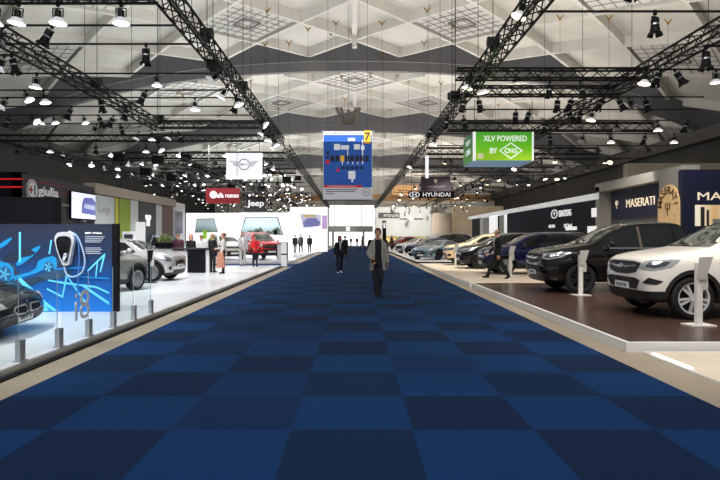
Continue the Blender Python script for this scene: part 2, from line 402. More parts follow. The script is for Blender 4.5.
# glass barrier at the left platform edge
YB = [4.95, 5.83, 6.70, 7.58, 8.43, 9.29, 10.15, 11.0]
post0 = thing('barrier_post', 'x', 'post', (-3.93, 0, .1), 0, 'short steel posts of the left glass barrier')
MB().box(-.03, .03, -.055, -.015, 0, .25).box(-.03, .03, .015, .055, 0, .25).build('clamp', M['silver'], post0)
boxo('base_plate', (-.05, .05, -.07, .07, 0, .012), M['silver'], post0)
gl0 = MB().poly([(0, .04, .03), (0, .82, .03), (0, .82, .98), (0, .04, .98)]).build('barrier_glass', M['glass']); tag(gl0, 'x', 'glass panel', 'clear panes of the left glass barrier'); gl0.location = (-3.93, 0, .1)
for y in (.82,): boxo('glass_edge', (-.004, .004, y-.0025, y+.0025, .03, .98), mat('glass_edge', (150, 172, 172), .3), gl0)
for i, y in enumerate(YB):
    p = post0 if i == 0 else dup(post0)
    p.location = (-3.93, y, .1); p['label'] = 'short steel barrier post, %s from the camera along the left platform edge' % ORD[i]
    if i < len(YB)-1:
        q = gl0 if i == 0 else dup(gl0)
        q.location = (-3.93, y+.01, .1); q['label'] = 'clear glass barrier pane between the %s and %s steel posts from the camera' % (ORD[i], ORD[i+1])
t = text('i8', P(80.5, 304, 8.6)+Vector((0, 0, 0)), FACE_CAM, M['silver'], None, height=.42, width=.44, bold=.0, depth=.004)
t.location = (-3.915, 8.2, .59); t.rotation_euler = (PI/2, 0, PI/2-.0)
t.data.materials[0] = mat('sticker_silver', (206, 212, 218), .35, .4, em=.12); t.name = 'sticker_lettering'; tag(t, 'large silver two-character lettering stuck on a glass barrier pane', 'lettering')  # lettering lightened with a little emission
# ------------------------------------------------------------------ cars: one lofted body each, details projected onto it
TYPES = {
 'suv': dict(L=4.85, W=1.92, r=.37, xf=1.62, xr=-1.30, clad=.49,
   st=[(2.43,.60,.29,.90,1.00,.50,-.10,-.05),(2.37,.80,.27,.96,1.05,.62,-.05,-.04),(2.16,.92,.26,1.01,1.11,.74,0,0),(1.8,.95,.25,1.04,1.17,.76,0,0),(1.35,.96,.25,1.07,1.23,.77,0,0),
       (1.12,.96,.25,1.08,1.27,.75,0,0),(.75,.96,.25,1.09,1.50,.69,0,0),(.36,.96,.25,1.09,1.71,.64,0,0),(-.1,.96,.25,1.09,1.79,.63,0,0),(-.8,.96,.25,1.10,1.81,.63,0,0),
       (-1.5,.96,.25,1.11,1.79,.62,0,0),(-2.0,.95,.27,1.12,1.74,.60,0,0),(-2.25,.92,.32,1.12,1.45,.64,0,0),(-2.38,.88,.38,1.05,1.14,.70,0,0),(-2.42,.78,.42,.98,1.05,.62,0,0)],
   ws=(1.25,.68,1.70,.54), side=[[(.98,1.16),(.36,1.60),(-.02,1.68),(-.04,1.14)],[(-.12,1.14),(-.10,1.69),(-1.0,1.70),(-1.02,1.15)],[(-1.1,1.15),(-1.08,1.70),(-1.8,1.64),(-2.02,1.2)]],
   grille=[[(-.62,.96),(-.52,.80),(-.2,.75),(.2,.75),(.52,.80),(.62,.96),(.4,.99),(-.4,.99)]], bar=[[(-.5,.90),(-.14,.86),(.14,.86),(.5,.90),(.5,.93),(.14,.90),(-.14,.90),(-.5,.93)]],
   intake=[[(-.64,.66),(-.5,.50),(.5,.50),(.64,.66),(.5,.70),(-.5,.70)]], fog=[(2.30,.62,.62),(2.2,.84,.60),(2.1,.88,.66),(2.25,.72,.72)],
   head=[(2.36,.56,.88),(2.25,.80,.84),(2.02,.94,.91),(1.88,.95,1.03),(2.06,.86,1.03),(2.3,.66,1.0)], plate=(.545,.26,.06), tail=[(-2.35,.72,.95),(-2.3,.88,.95),(-2.1,.93,1.05),(-2.3,.86,1.12),(-2.38,.72,1.08)], handles=(-.2,-1.15), rails=True, mirror=(.78,1.16), seams=(-.08,-1.06,1.0)),
 'pickup': dict(L=5.1, W=1.92, r=.38, xf=1.60, xr=-1.5, clad=.0,
   st=[(2.55,.60,.30,.90,1.00,.50,-.10,-.05),(2.48,.80,.28,.96,1.05,.62,-.05,-.04),(2.3,.90,.28,1.0,1.12,.72,0,0),(1.9,.95,.27,1.05,1.18,.76,0,0),(1.45,.96,.27,1.09,1.25,.77,0,0),
       (1.22,.96,.27,1.10,1.29,.75,0,0),(.85,.96,.27,1.11,1.52,.69,0,0),(.46,.96,.27,1.11,1.74,.66,0,0),(.0,.96,.27,1.11,1.81,.66,0,0),(-.5,.96,.27,1.12,1.82,.66,0,0),
       (-.95,.96,.27,1.12,1.81,.66,0,0),(-1.13,.96,.27,1.12,1.72,.68,0,0),(-1.38,.96,.27,1.12,1.24,.80,0,0),(-1.5,.96,.27,1.12,1.15,.84,0,0),(-2.2,.95,.30,1.13,1.15,.84,0,0),(-2.48,.92,.36,1.12,1.14,.82,0,0),(-2.54,.86,.42,1.05,1.1,.76,0,0)],
   ws=(1.27,.68,1.71,.54), side=[[(.98,1.19),(.47,1.60),(.12,1.68),(.10,1.17)],[(.02,1.16),(.04,1.69),(-.72,1.71),(-.76,1.17)],[(-.86,1.18),(-.82,1.70),(-1.0,1.68),(-1.2,1.22)]],
   grille=[[(-.62,.98),(-.52,.80),(-.2,.75),(.2,.75),(.52,.80),(.62,.98),(.4,1.0),(-.4,1.0)]], bar=[[(-.5,.90),(-.14,.86),(.14,.86),(.5,.90),(.5,.93),(.14,.90),(-.14,.90),(-.5,.93)]],
   intake=[[(-.60,.62),(-.48,.54),(.48,.54),(.60,.62),(.5,.68),(-.5,.68)]], fog=[(2.42,.62,.60),(2.3,.84,.58),(2.2,.88,.66),(2.36,.72,.70)],
   head=[(2.48,.56,.88),(2.37,.80,.86),(2.1,.94,.92),(1.85,.95,1.06),(2.12,.86,1.04),(2.42,.66,1.0)], plate=(.52,.26,.06), tail=[(-2.5,.78,.9),(-2.45,.9,.9),(-2.4,.93,1.1),(-2.5,.8,1.1)], handles=(-.1,-.98), rails=False, mirror=(.88,1.2), seams=(.06,-.80,1.1), trim=(1.0,-1.2,1.135)),
 'compact': dict(L=4.3, W=1.80, r=.335, xf=1.32, xr=-1.28, clad=.38,
   st=[(2.15,.50,.36,.80,.90,.42,-.05,-.05),(2.09,.70,.28,.86,.96,.54,-.02,-.04),(1.92,.84,.23,.92,1.02,.66,0,0),(1.55,.89,.21,.96,1.08,.70,0,0),(1.2,.90,.21,.99,1.13,.71,0,0),
       (.98,.90,.21,1.0,1.17,.69,0,0),(.6,.90,.21,1.0,1.40,.63,0,0),(.25,.90,.21,1.0,1.55,.58,0,0),(-.2,.90,.21,1.0,1.61,.57,0,0),(-.8,.90,.21,1.02,1.62,.57,0,0),
       (-1.4,.90,.21,1.04,1.59,.56,0,0),(-1.8,.89,.23,1.05,1.53,.55,0,0),(-2.0,.87,.28,1.05,1.30,.60,0,0),(-2.12,.83,.34,1.0,1.08,.64,0,0),(-2.15,.72,.40,.92,.98,.56,0,0)],
   ws=(1.16,.62,1.53,.49), side=[[(.86,1.08),(.25,1.45),(-.08,1.51),(-.1,1.06)],[(-.17,1.06),(-.15,1.52),(-.92,1.52),(-.95,1.08)],[(-1.02,1.09),(-.99,1.52),(-1.55,1.47),(-1.75,1.14)]],
   grille=[[(-.58,.86),(-.5,.76),(.5,.76),(.58,.86),(.4,.88),(-.4,.88)]], bar=[[(-.45,.815),(.45,.815),(.45,.84),(-.45,.84)]],
   intake=[[(-.58,.50),(-.45,.36),(.45,.36),(.58,.50),(.45,.60),(-.45,.60)]], fog=[(2.03,.6,.5),(1.92,.78,.48),(1.86,.80,.58),(2.0,.68,.6)],
   head=[(2.09,.52,.80),(2.0,.74,.76),(1.72,.88,.82),(1.5,.89,.95),(1.78,.80,.95),(2.05,.60,.91)], plate=(.44,.26,.06), tail=[(-2.1,.66,.9),(-2.05,.84,.9),(-1.92,.87,1.0),(-2.1,.7,1.02)], handles=(-.25,-1.08), rails=True, mirror=(.66,1.08), seams=(-.13,-.98,.9)),
 'coupe': dict(L=4.45, W=1.86, r=.34, xf=1.35, xr=-1.30, clad=.0,
   st=[(2.22,.55,.24,.58,.66,.42,-.08,-.05),(2.14,.76,.18,.64,.72,.54,-.02,-.03),(1.95,.88,.16,.72,.80,.66,0,0),(1.5,.93,.15,.78,.89,.70,0,0),(1.0,.93,.15,.82,.95,.70,0,0),
       (.72,.92,.15,.83,.99,.67,0,0),(.3,.92,.15,.84,1.18,.58,0,0),(-.05,.92,.15,.85,1.28,.53,0,0),(-.45,.92,.15,.86,1.31,.52,0,0),(-.9,.93,.15,.88,1.27,.53,0,0),
       (-1.4,.93,.16,.90,1.14,.57,0,0),(-1.8,.92,.20,.90,1.02,.62,0,0),(-2.1,.87,.28,.88,.95,.62,0,0),(-2.2,.78,.34,.82,.88,.56,0,0)],
   ws=(.96,.60,1.25,.44), side=[[(.58,.90),(.0,1.20),(-.38,1.23),(-.42,.90)],[(-.49,.91),(-.46,1.23),(-1.0,1.18),(-1.35,.95)]],
   grille=[[(-.42,.52),(-.36,.38),(.36,.38),(.42,.52),(.25,.58),(-.25,.58)]], bar=[[(-.35,.46),(.35,.46),(.35,.475),(-.35,.475)]],
   intake=[[(-.55,.30),(-.48,.22),(.48,.22),(.55,.30)]], fog=[(2.05,.58,.30),(1.95,.76,.28),(1.92,.78,.42),(2.04,.66,.44)],
   head=[(2.12,.55,.60),(2.03,.74,.58),(1.8,.88,.66),(1.6,.9,.79),(1.85,.78,.77),(2.08,.62,.69)], plate=(.32,.24,.05), tail=[(-2.15,.62,.78),(-2.1,.82,.78),(-2.0,.87,.88),(-2.15,.66,.88)], handles=(-.5,), rails=False, mirror=(.45,.93), seams=(-.45,)),
 'sedan': dict(L=4.5, W=1.80, r=.325, xf=1.40, xr=-1.30, clad=.0,
   st=[(2.25,.52,.30,.66,.76,.42,-.06,-.05),(2.18,.72,.22,.72,.82,.54,-.02,-.03),(2.0,.85,.19,.80,.89,.66,0,0),(1.6,.89,.18,.86,.96,.70,0,0),(1.15,.90,.18,.89,1.01,.70,0,0),
       (.92,.90,.18,.90,1.05,.68,0,0),(.5,.90,.18,.91,1.26,.61,0,0),(.15,.90,.18,.91,1.40,.56,0,0),(-.3,.90,.18,.92,1.45,.55,0,0),(-.9,.90,.18,.93,1.43,.55,0,0),
       (-1.35,.90,.18,.94,1.33,.56,0,0),(-1.75,.89,.21,.95,1.12,.62,0,0),(-2.05,.86,.27,.94,1.02,.64,0,0),(-2.2,.80,.32,.90,.98,.60,0,0),(-2.25,.70,.36,.82,.90,.54,0,0)],
   ws=(1.04,.62,1.38,.47), side=[[(.78,.97),(.2,1.31),(-.14,1.36),(-.17,.96)],[(-.24,.96),(-.21,1.36),(-.9,1.34),(-.98,.98)],[(-1.05,.99),(-1.0,1.33),(-1.3,1.26),(-1.55,1.05)]],
   grille=[[(-.5,.66),(-.42,.5),(.42,.5),(.5,.66),(.35,.7),(-.35,.7)]], bar=[[(-.42,.58),(.42,.58),(.42,.60),(-.42,.60)]],
   intake=[[(-.55,.36),(-.45,.26),(.45,.26),(.55,.36),(.45,.42),(-.45,.42)]], fog=[(2.1,.58,.36),(2.0,.76,.34),(1.95,.8,.44),(2.08,.68,.46)],
   head=[(2.17,.54,.64),(2.08,.74,.62),(1.85,.86,.68),(1.62,.88,.82),(1.88,.78,.81),(2.13,.62,.74)], plate=(.34,.26,.055), tail=[(-2.2,.64,.78),(-2.15,.82,.78),(-1.98,.87,.9),(-2.18,.68,.92)], handles=(-.3,-1.1), rails=False, mirror=(.6,1.0), seams=(-.2,-1.0)),
 'mini': dict(L=3.85, W=1.73, r=.315, xf=1.25, xr=-1.24, clad=.30,
   st=[(1.92,.52,.28,.70,.80,.44,-.06,-.04),(1.86,.70,.20,.76,.87,.55,-.02,-.02),(1.7,.82,.17,.82,.94,.64,0,0),(1.35,.86,.16,.86,1.0,.68,0,0),(1.0,.865,.16,.88,1.03,.69,0,0),
       (.80,.865,.16,.89,1.07,.68,0,0),(.52,.865,.16,.89,1.25,.63,0,0),(.25,.865,.16,.90,1.39,.60,0,0),(-.2,.865,.16,.90,1.43,.59,0,0),(-.8,.865,.16,.91,1.43,.59,0,0),
       (-1.3,.86,.16,.92,1.41,.58,0,0),(-1.6,.85,.18,.93,1.36,.57,0,0),(-1.78,.83,.22,.92,1.15,.60,0,0),(-1.88,.79,.28,.88,.98,.62,0,0),(-1.92,.70,.32,.80,.88,.54,0,0)],
   ws=(1.06,.63,1.36,.53), side=[[(.68,.97),(.24,1.29),(-.26,1.34),(-.3,.96)],[(-.37,.96),(-.33,1.34),(-1.35,1.32),(-1.5,1.0)]],
   grille=[[(-.42,.66),(-.38,.52),(-.22,.46),(.22,.46),(.38,.52),(.42,.66),(.25,.70),(-.25,.70)]], bar=[[(-.42,.655),(.42,.655),(.42,.685),(-.42,.685)]],
   intake=[[(-.55,.34),(-.45,.26),(.45,.26),(.55,.34),(.45,.38),(-.45,.38)]], fog=[(1.78,.56,.40),(1.72,.66,.38),(1.72,.68,.50),(1.77,.58,.51)],
   head=[(1.80,.54,.64),(1.70,.74,.62),(1.60,.79,.72),(1.58,.78,.84),(1.68,.68,.87),(1.78,.56,.80)], plate=(.50,.24,.055), tail=[(-1.85,.6,.7),(-1.8,.76,.7),(-1.8,.76,.92),(-1.86,.6,.9)], handles=(-.15,), rails=False, mirror=(.55,1.0), seams=(-.33,)),
 'sport': dict(L=4.69, W=1.94, r=.35, xf=1.42, xr=-1.38, clad=.0,
   st=[(2.35,.62,.22,.42,.52,.50,-.10,-.05),(2.28,.84,.16,.48,.57,.64,-.02,-.03),(2.1,.93,.14,.58,.66,.74,0,0),(1.75,.97,.13,.72,.77,.76,0,0),(1.35,.97,.13,.78,.86,.74,0,0),
       (.98,.96,.13,.80,.92,.70,0,0),(.5,.94,.13,.80,1.10,.60,0,0),(.1,.94,.13,.80,1.24,.53,0,0),(-.35,.94,.13,.82,1.29,.51,0,0),(-.9,.95,.13,.86,1.24,.52,0,0),
       (-1.5,.97,.14,.90,1.10,.56,0,0),(-1.95,.97,.18,.92,1.00,.64,0,0),(-2.25,.92,.28,.88,.94,.66,0,0),(-2.34,.82,.36,.80,.86,.6,0,0)],
   ws=(.93,.62,1.22,.44), side=[[(.7,.88),(.1,1.14),(-.4,1.20),(-.5,.90)],[(-.57,.91),(-.48,1.20),(-1.1,1.12),(-1.3,.97)]],
   grille=[], bar=[], intake=[[(-.80,.28),(-.62,.18),(.62,.18),(.80,.28),(.70,.34),(-.70,.34)]], fog=[(2.2,.64,.22),(2.05,.88,.20),(2.0,.93,.36),(2.15,.78,.40)],
   head=[(2.26,.58,.46),(2.18,.78,.44),(1.95,.94,.54),(1.8,.95,.62),(1.98,.86,.61),(2.22,.66,.53)], plate=(.27,.26,.055), tail=[(-2.25,.6,.8),(-2.2,.86,.8),(-2.1,.93,.9),(-2.25,.66,.9)], handles=(), rails=False, mirror=(.6,.92), seams=(-.53,)),
}
BODY = {}
def car_body(ty):
    if ty in BODY: return BODY[ty]
    T = TYPES[ty]; bm = bmesh.new(); rows = []
    for (x, w, zl, zb, zt, wt, dl, dt) in T['st']:
        h = zb-zl; zt2 = max(zt, zb+.03)
        half = [(0, zl), (.78*w, zl), (.95*w, zl+.07), (w, zl+.36*h), (w, zl+.66*h), (.985*w, zb-.05), (.945*w, zb+.005)]
        a, b = (.945*w, zb), (wt, zt2)
        half += [((a[0]*.5+b[0]*.5)+.012, (a[1]+b[1])*.5), (wt, zt2-.02), (wt*.62, zt2+.012), (0, zt2+.018)]
        ring = []
        for (y, z) in half:
            t = (z-zl)/max(.01, zt2-zl); xx = x+dl*max(0, 1-t*2.5)+dt*max(0, t-.6)*2.5
            ring.append((xx, y, z))
        full = ring+[(x_, -y_, z_) for x_, y_, z_ in ring[-2:0:-1]]
        rows.append([bm.verts.new(p) for p in full])
    n = len(rows[0]); k = 11
    for a, b in zip(rows[:-1], rows[1:]):
        for i in range(n): bm.faces.new((a[i], a[(i+1)%n], b[(i+1)%n], b[i]))
    for r in (rows[0], rows[-1]):
        for i in range(k-1):
            l0, l1 = r[i], r[i+1]; r0, r1 = r[(-i) % n], r[-(i+1) % n]
            vs = []
            for v in (l0, l1, r1, r0):
                if v not in vs: vs.append(v)
            if len(vs) >= 3: bm.faces.new(vs)
    cl = bm.edges.layers.float.new('crease_edge')
    for a, b in zip(rows[:-1], rows[1:]):
        for i, cr in ((2, .5), (6, .55), (8, .45), (4, .2)):
            for j in {i, (-i) % n}:
                e = bm.edges.get((a[j], b[j]))
                if e: e[cl] = cr
    bmesh.ops.recalc_face_normals(bm, faces=bm.faces)
    me = bpy.data.meshes.new('body'); bm.to_mesh(me); bm.free()
    me = evaluated(me, [('SUBSURF', dict(levels=2, render_levels=2))])
    b0 = bmesh.new(); b0.from_mesh(me); tree = BVHTree.FromBMesh(b0); b0.free()
    # wheel wells
    mb = MB(); rw = T['r']+.06
    for x in (T['xf'], T['xr']): mb.cyl((x, -1.4, T['r']), (x, 1.4, T['r']), rw, rw, 32)
    bmesh.ops.recalc_face_normals(mb.bm, faces=mb.bm.faces); cm = bpy.data.meshes.new('c'); mb.bm.to_mesh(cm); mb.bm.free()
    cut = bpy.data.objects.new('cut', cm); COL.objects.link(cut)
    me = evaluated(me, [('BOOLEAN', dict(operation='DIFFERENCE', object=cut, solver='EXACT'))])
    bpy.data.objects.remove(cut)
    for p in me.polygons:
        c = p.center; p.material_index = 0
        if T['clad'] and c.z < T['clad']: p.material_index = 1
        if c.z < .14: p.material_index = 1
        for x in (T['xf'], T['xr']):
            if math.hypot(c.x-x, c.z-T['r']) < rw*1.03 and abs(p.normal.y) < .5 and abs(math.hypot(c.x-x, c.z-T['r'])-rw) < .05:
                d = Vector((c.x-x, 0, c.z-T['r'])).normalized()
                if p.normal.dot(d) < -.5: p.material_index = 2
    BODY[ty] = (me, tree)
    return BODY[ty]

def decal(tree, pts2, d, off=.008, res=.06, u=None):
    """polygon (in the plane across direction d: horizontal coordinate, z) laid onto the body surface"""
    d = Vector(d).normalized(); side = Vector((0,0,1)).cross(d).normalized() if u is None else u
    n = len(pts2); bd = []
    for i in range(n):
        a, b = Vector(pts2[i]), Vector(pts2[(i+1)%n]); k = max(1, int((b-a).length/res))
        for j in range(k): bd.append(a.lerp(b, j/k))
    xs = [p.x for p in bd]; ys = [p.y for p in bd]; inner = []
    y = min(ys)+res*.5
    while y < max(ys):
        x = min(xs)+res*.5
        while x < max(xs):
            inner.append(Vector((x, y))); x += res
        y += res
    m = len(bd)
    V, E, Fc, *_ = geometry.delaunay_2d_cdt(bd+inner, [(i, (i+1) % m) for i in range(m)], [list(range(m))], 1, 1e-5)
    mb = MB(); vs = []
    up = Vector((0,0,1))
    for p in V:
        o = side*p.x+up*p.y+d*6
        loc, nor, idx, dist = tree.ray_cast(o, -d, 12)
        if loc is None: vs.append(None); continue
        if nor.dot(d) < 0: nor = -nor
        vs.append(mb.bm.verts.new(loc+nor*off))
    for f in Fc:
        q = [vs[i] for i in f]
        if None in q: continue
        try: mb.bm.faces.new(q)
        except Exception: pass
    return mb
def proj(pts3, d):
    d = Vector(d).normalized(); side = Vector((0,0,1)).cross(d).normalized()
    return [(side.dot(Vector(p)), p[2]) for p in pts3]

def wheel_meshes(r, spokes, rim, w=.22):
    key = ('wheel', r, spokes, rim)
    if key in BODY: return BODY[key]
    q = .75*r
    t = MB().lathe([(q, -w/2), (r*.9, -w/2), (r, -w/2+.03), (r, w/2-.03), (r*.9, w/2), (q, w/2)], 32, 'Y', closed=True)
    rm = MB().lathe([(q+.005, w/2-.005), (q-.03, w/2-.012), (q-.035, -w/2+.02), (q, -w/2+.01)], 32, 'Y')
    rm.cyl((0, w/2-.06, 0), (0, w/2-.015, 0), .075, .06, 14)
    for k in range(spokes):
        a = 2*PI*k/spokes
        for off in (-.19, .19):
            p0 = Vector((math.cos(a+off*1.1)*.05, w/2-.02, math.sin(a+off*1.1)*.05)); p1 = Vector((math.cos(a+off)*(q-.012), w/2-.025, math.sin(a+off)*(q-.012)))
            tg = Vector((-math.sin(a), 0, math.cos(a)))*.019; dp = Vector((0, -.03, 0))
            rm.loft([[p0-tg, p0+tg, p0+tg+dp, p0-tg+dp], [p1-tg*1.3, p1+tg*1.3, p1+tg*1.3+dp, p1-tg*1.3+dp]])
    dk = MB().lathe([(0.001, w/2-.09), (q-.034, w/2-.09)], 24, 'Y')
    out = []
    for mb, nm in ((t, 'tyre'), (rm, 'rim'), (dk, 'brake_disc')):
        bmesh.ops.recalc_face_normals(mb.bm, faces=mb.bm.faces)
        me = bpy.data.meshes.new(nm); mb.bm.to_mesh(me); mb.bm.free(); out.append(me)
    BODY[key] = out
    return out

def make_car(ty, label, nose, heading, paint, z=.1, rim='silver', spokes=5, plate='', lod=0, cat='car', name='car', group=None, roofm=None, badge='wing'):
    """nose = (x, y) of the middle of the front bumper, heading in degrees (0 = facing +X)"""
    T = TYPES[ty]; a = math.radians(heading)
    root = thing(name, label, cat, (nose[0]-math.cos(a)*T['L']/2, nose[1]-math.sin(a)*T['L']/2, z), a, group)
    me, tree = car_body(ty); me = me.copy()
    link('body', me, [paint, M['plastic'] if T['clad'] else paint, M['well']], root, True)
    me.materials[1] = M['plastic']
    fx, sx = (1,0,0), lambda s: (0,s,0)
    def front(poly, m, nm, off=.008, par=root): return decal(tree, poly, fx, off, .05).build(nm, m, par, True)
    zb, wb, zt_, wt_ = T['ws']
    front([(-wb, zb), (wb, zb), (wt_, zt_), (-wt_, zt_)], M['glass_green'], 'windscreen')
    # rear window
    rw = [(-wt_, zt_-.02), (wt_, zt_-.02), (wb*.92, zb+.02), (-wb*.92, zb+.02)]
    decal(tree, rw, (-1,0,0), .008, .06).build('rear_window', M['glass_dark'], root, True)
    for s in (1, -1):
        for q in T['side']:
            pts = [(-s*x, zz) for x, zz in q]
            decal(tree, pts, sx(s), .008, .06).build('side_window', M['glass_dark'], root, True)
        hp = [(x, s*y, zz) for x, y, zz in T['head']]
        d = Vector((1, s*1.0, 0))
        h = decal(tree, proj(hp, d), d, .012, .035).build('headlight', M['lampglass'], root, True)
        c = Vector((sum(p[0] for p in hp)/6, sum(p[1] for p in hp)/6, sum(p[2] for p in hp)/6))
        inner = [tuple(c+(Vector(p)-c)*.6+Vector((0,0,-.004))) for p in hp]
        decal(tree, proj(inner, d), d, .018, .035).build('headlight_inner', M['lampdark'], h, True)
        hot = [tuple(c+(Vector(p)-c)*.34+Vector((.05,0,.012))) for p in hp]
        decal(tree, proj(hot, d), d, .024, .03).build('headlight_lens', M['chrome'], h, True)
        fp = [(x, s*y, zz) for x, y, zz in T['fog']]
        decal(tree, proj(fp, d), d, .012, .04).build('fog_light_recess', M['plastic'], root, True)
        tp = [(x, s*y, zz) for x, y, zz in T['tail']]; d2 = Vector((-1, s*.8, 0))
        decal(tree, proj(tp, d2), d2, .012, .05).build('tail_light', M['taillight'], root, True)
        # wheel arch lip
        for xw in (T['xf'], T['xr']):
            ri, ro = T['r']+.055, T['r']+(.125 if T['clad'] else .078); pts = []
            for k in range(15): an = -.15+(PI+.3)*k/14; pts.append((-s*(xw+ro*math.cos(an)), T['r']+ro*math.sin(an)))
            for k in range(15): an = PI+.15-(PI+.3)*k/14; pts.append((-s*(xw+ri*math.cos(an)), T['r']+ri*math.sin(an)))
            pts = [p if p[1] > .18 else (p[0], .18) for p in pts]
            decal(tree, pts, sx(s), .016, .05).build('wheel_arch', M['plastic'] if T['clad'] else paint, root, True)
        # sill strip, door seams, handles
        decal(tree, [(-s*(T['xf']-T['r']-.08), .24), (-s*(T['xr']+T['r']+.08), .24), (-s*(T['xr']+T['r']+.08), .34), (-s*(T['xf']-T['r']-.08), .34)], sx(s), .012, .08).build('sill_strip', M['plastic'], root, True)
        if lod < 2:
            zb_ = T['st'][6][3]
            for x in T['seams']:
                decal(tree, [(-s*(x-.006), .36), (-s*(x+.006), .36), (-s*(x+.006), zb_-.02), (-s*(x-.006), zb_-.02)], sx(s), .004, .1).build('door_seam', M['well'], root)
            for x in T['handles']:
                y = s*(T['W']/2+.012)
                MB().capsule((x-.09, y, zb_-.10), (x+.09, y, zb_-.10), .018, .018, 8).build('door_handle', M['chrome'] if ty in ('pickup', 'mini') else paint, root, True)
        if ty == 'pickup':
            decal(tree, [(-s*.10, 1.15), (-s*.03, 1.15), (-s*.05, 1.70), (-s*.11, 1.69)], sx(s), .010, .08).build('door_pillar', M['pillar_trim'], root, True)
        if T.get('trim'):
            x0, x1, zz = T['trim']
            decal(tree, [(-s*x0, zz), (-s*x1, zz), (-s*x1, zz+.03), (-s*x0, zz+.03)], sx(s), .013, .08).build('window_trim', M['chrome'], root)
        mx, mz = T['mirror']; yb = s*T['W']/2
        mi = MB().ball((mx, yb+s*.10, mz+.05), (.075, .115, .075), 12, 8).build('door_mirror', paint, root, True)
        MB().cyl((mx, yb-s*.12, mz-.02), (mx, yb+s*.03, mz+.0), .03, .025, 8).build('mirror_arm', M['plastic'], mi)
        if T['rails']:
            zz = max(q[4] for q in T['st']); wt = T['st'][9][5]
            pts = [(T['st'][8][0]+.15, s*(wt-.03), zz-.03), (T['st'][8][0], s*(wt-.04), zz+.012), (T['st'][10][0]-.1, s*(wt-.04), zz+.005), (T['st'][11][0]-.02, s*(wt-.05), zz-.05)]
            MB().tube(pts, .018, 6).build('roof_rail', M['silver'], root, True)
    for g in T['grille']:
        gr = front(g, M['plastic'], 'grille', .010)
        for b in T['bar']: front(b, M['chrome'], 'grille_bar', .024, gr)
        cx = T['bar'][0]; zc = sum(p[1] for p in cx)/len(cx)
        if badge == 'wing':
            em = [(-.16, zc+.03), (-.07, zc-.015), (0, zc-.05), (.07, zc-.015), (.16, zc+.03), (.06, zc+.02), (.03, zc+.05), (-.03, zc+.05), (-.06, zc+.02)]
        else: em = [(.075*math.cos(k*PI/8), zc+.05*math.sin(k*PI/8)) for k in range(16)]
        front(em, M['chrome'], 'emblem', .034, gr)
    for g in T['intake']: front(g, M['plastic'], 'air_intake', .010)
    if ty == 'sport':
        for s in (1, -1):
            k = [(s*.05, .36), (s*.10, .335), (s*.40, .345), (s*.50, .40), (s*.44, .455), (s*.10, .465), (s*.05, .43)]
            c_ = (s*.27, .40)
            kk = front(k, mat('kidney_ring', (206, 208, 212), .2), 'kidney_grille', .012)
            front([(c_[0]+(u-c_[0])*.86, c_[1]+(v-c_[1])*.72) for u, v in k], M['blackpanel'], 'grille_mesh', .02, kk)
        front([(.05*math.cos(k*PI/8), .505+.018*math.sin(k*PI/8)) for k in range(16)], M['chrome'], 'emblem', .014)
        front([(-.35, .80), (-.28, .72), (.28, .72), (.35, .80), (.3, .86), (-.3, .86)], M['well'], 'bonnet_vent', .008)
    zc, hw, hh = T['plate']
    hit = tree.ray_cast(Vector((6, 0, zc)), Vector((-1, 0, 0)), 12)
    px = (hit[0].x if hit[0] else T['L']/2)
    pl = boxo('number_plate', (px+.004, px+.022, -hw, hw, zc-hh, zc+hh), M['plate'], root)
    if plate: text(plate, (px+.024, 0, zc), FACE_RIGHT, M['dark_text'], pl, hh*.95, hw*1.5, .01, .003)
    hub = [M['tyre'], M[rim], M['well']]
    ms = wheel_meshes(T['r'], spokes, rim)
    for x in (T['xf'], T['xr']):
        for s in (1, -1):
            wv = link('wheel', ms[0], hub[0], root, True); wv.location = (x, s*(T['W']/2-.125), T['r']); wv.rotation_euler = (0, .3, 0 if s > 0 else PI)
            link('rim', ms[1], hub[1], wv, False); link('brake_disc', ms[2], hub[2], wv)
    return root

PAINT = dict(white=mat('paint_white', (234, 228, 220), .22, coat=.5), black=mat('paint_black', (14, 13, 13), .18, .2, coat=.7), navy=mat('paint_navy', (24, 26, 74), .18, .3, coat=.7), graphite=mat('paint_graphite', (40, 42, 48), .2, .5, coat=.6),
  silver=mat('paint_silver', (206, 206, 206), .25, .5, coat=.5), warmgrey=mat('paint_warm_grey', (150, 150, 146), .25, .4, coat=.5), grey=mat('paint_grey', (96, 104, 108), .25, .5, coat=.5), cream=mat('paint_cream', (236, 212, 172), .25, coat=.5), bluegrey=mat('paint_blue_grey', (122, 146, 160), .22, .5, coat=.6),
  blue=mat('paint_blue', (28, 40, 92), .2, .4, coat=.6), red=mat('paint_red', (190, 22, 26), .22, coat=.6), lightblue=mat('paint_light_blue', (196, 212, 222), .25, .3, coat=.5), maroon=mat('paint_dark_red', (140, 36, 40), .22, coat=.6))
make_car('suv', 'white SUV with black grille and chrome spoked wheels at the right edge of the photo', (5.02, 10.72), 180, PAINT['white'], .142, 'alloy', 5, 'REXTON')
make_car('pickup', 'black double cab pickup parked behind the white SUV', (4.74, 15.25), 180, PAINT['black'], .142, 'plastic', 6, 'MUSSO')
make_car('compact', 'dark navy compact SUV on the cream platform behind the walking man in black', (4.98, 22.7), 180, PAINT['navy'], .142, 'silver', 8, 'XLV', name='car')
make_car('compact', 'black compact SUV between the cream car and the navy one', (4.82, 26.7), 180, PAINT['black'], .142, 'plastic', 6, lod=1)
make_car('compact', 'cream coloured small SUV at the far end of the cream platform', (4.70, 30.0), 180, PAINT['cream'], .142, 'silver', 6, lod=1)
make_car('coupe', 'pale blue grey sports coupe beyond the cream car, nose towards the aisle', (4.25, 37.2), 228, PAINT['bluegrey'], .11, 'darksteel', 7, lod=1, badge='oval')
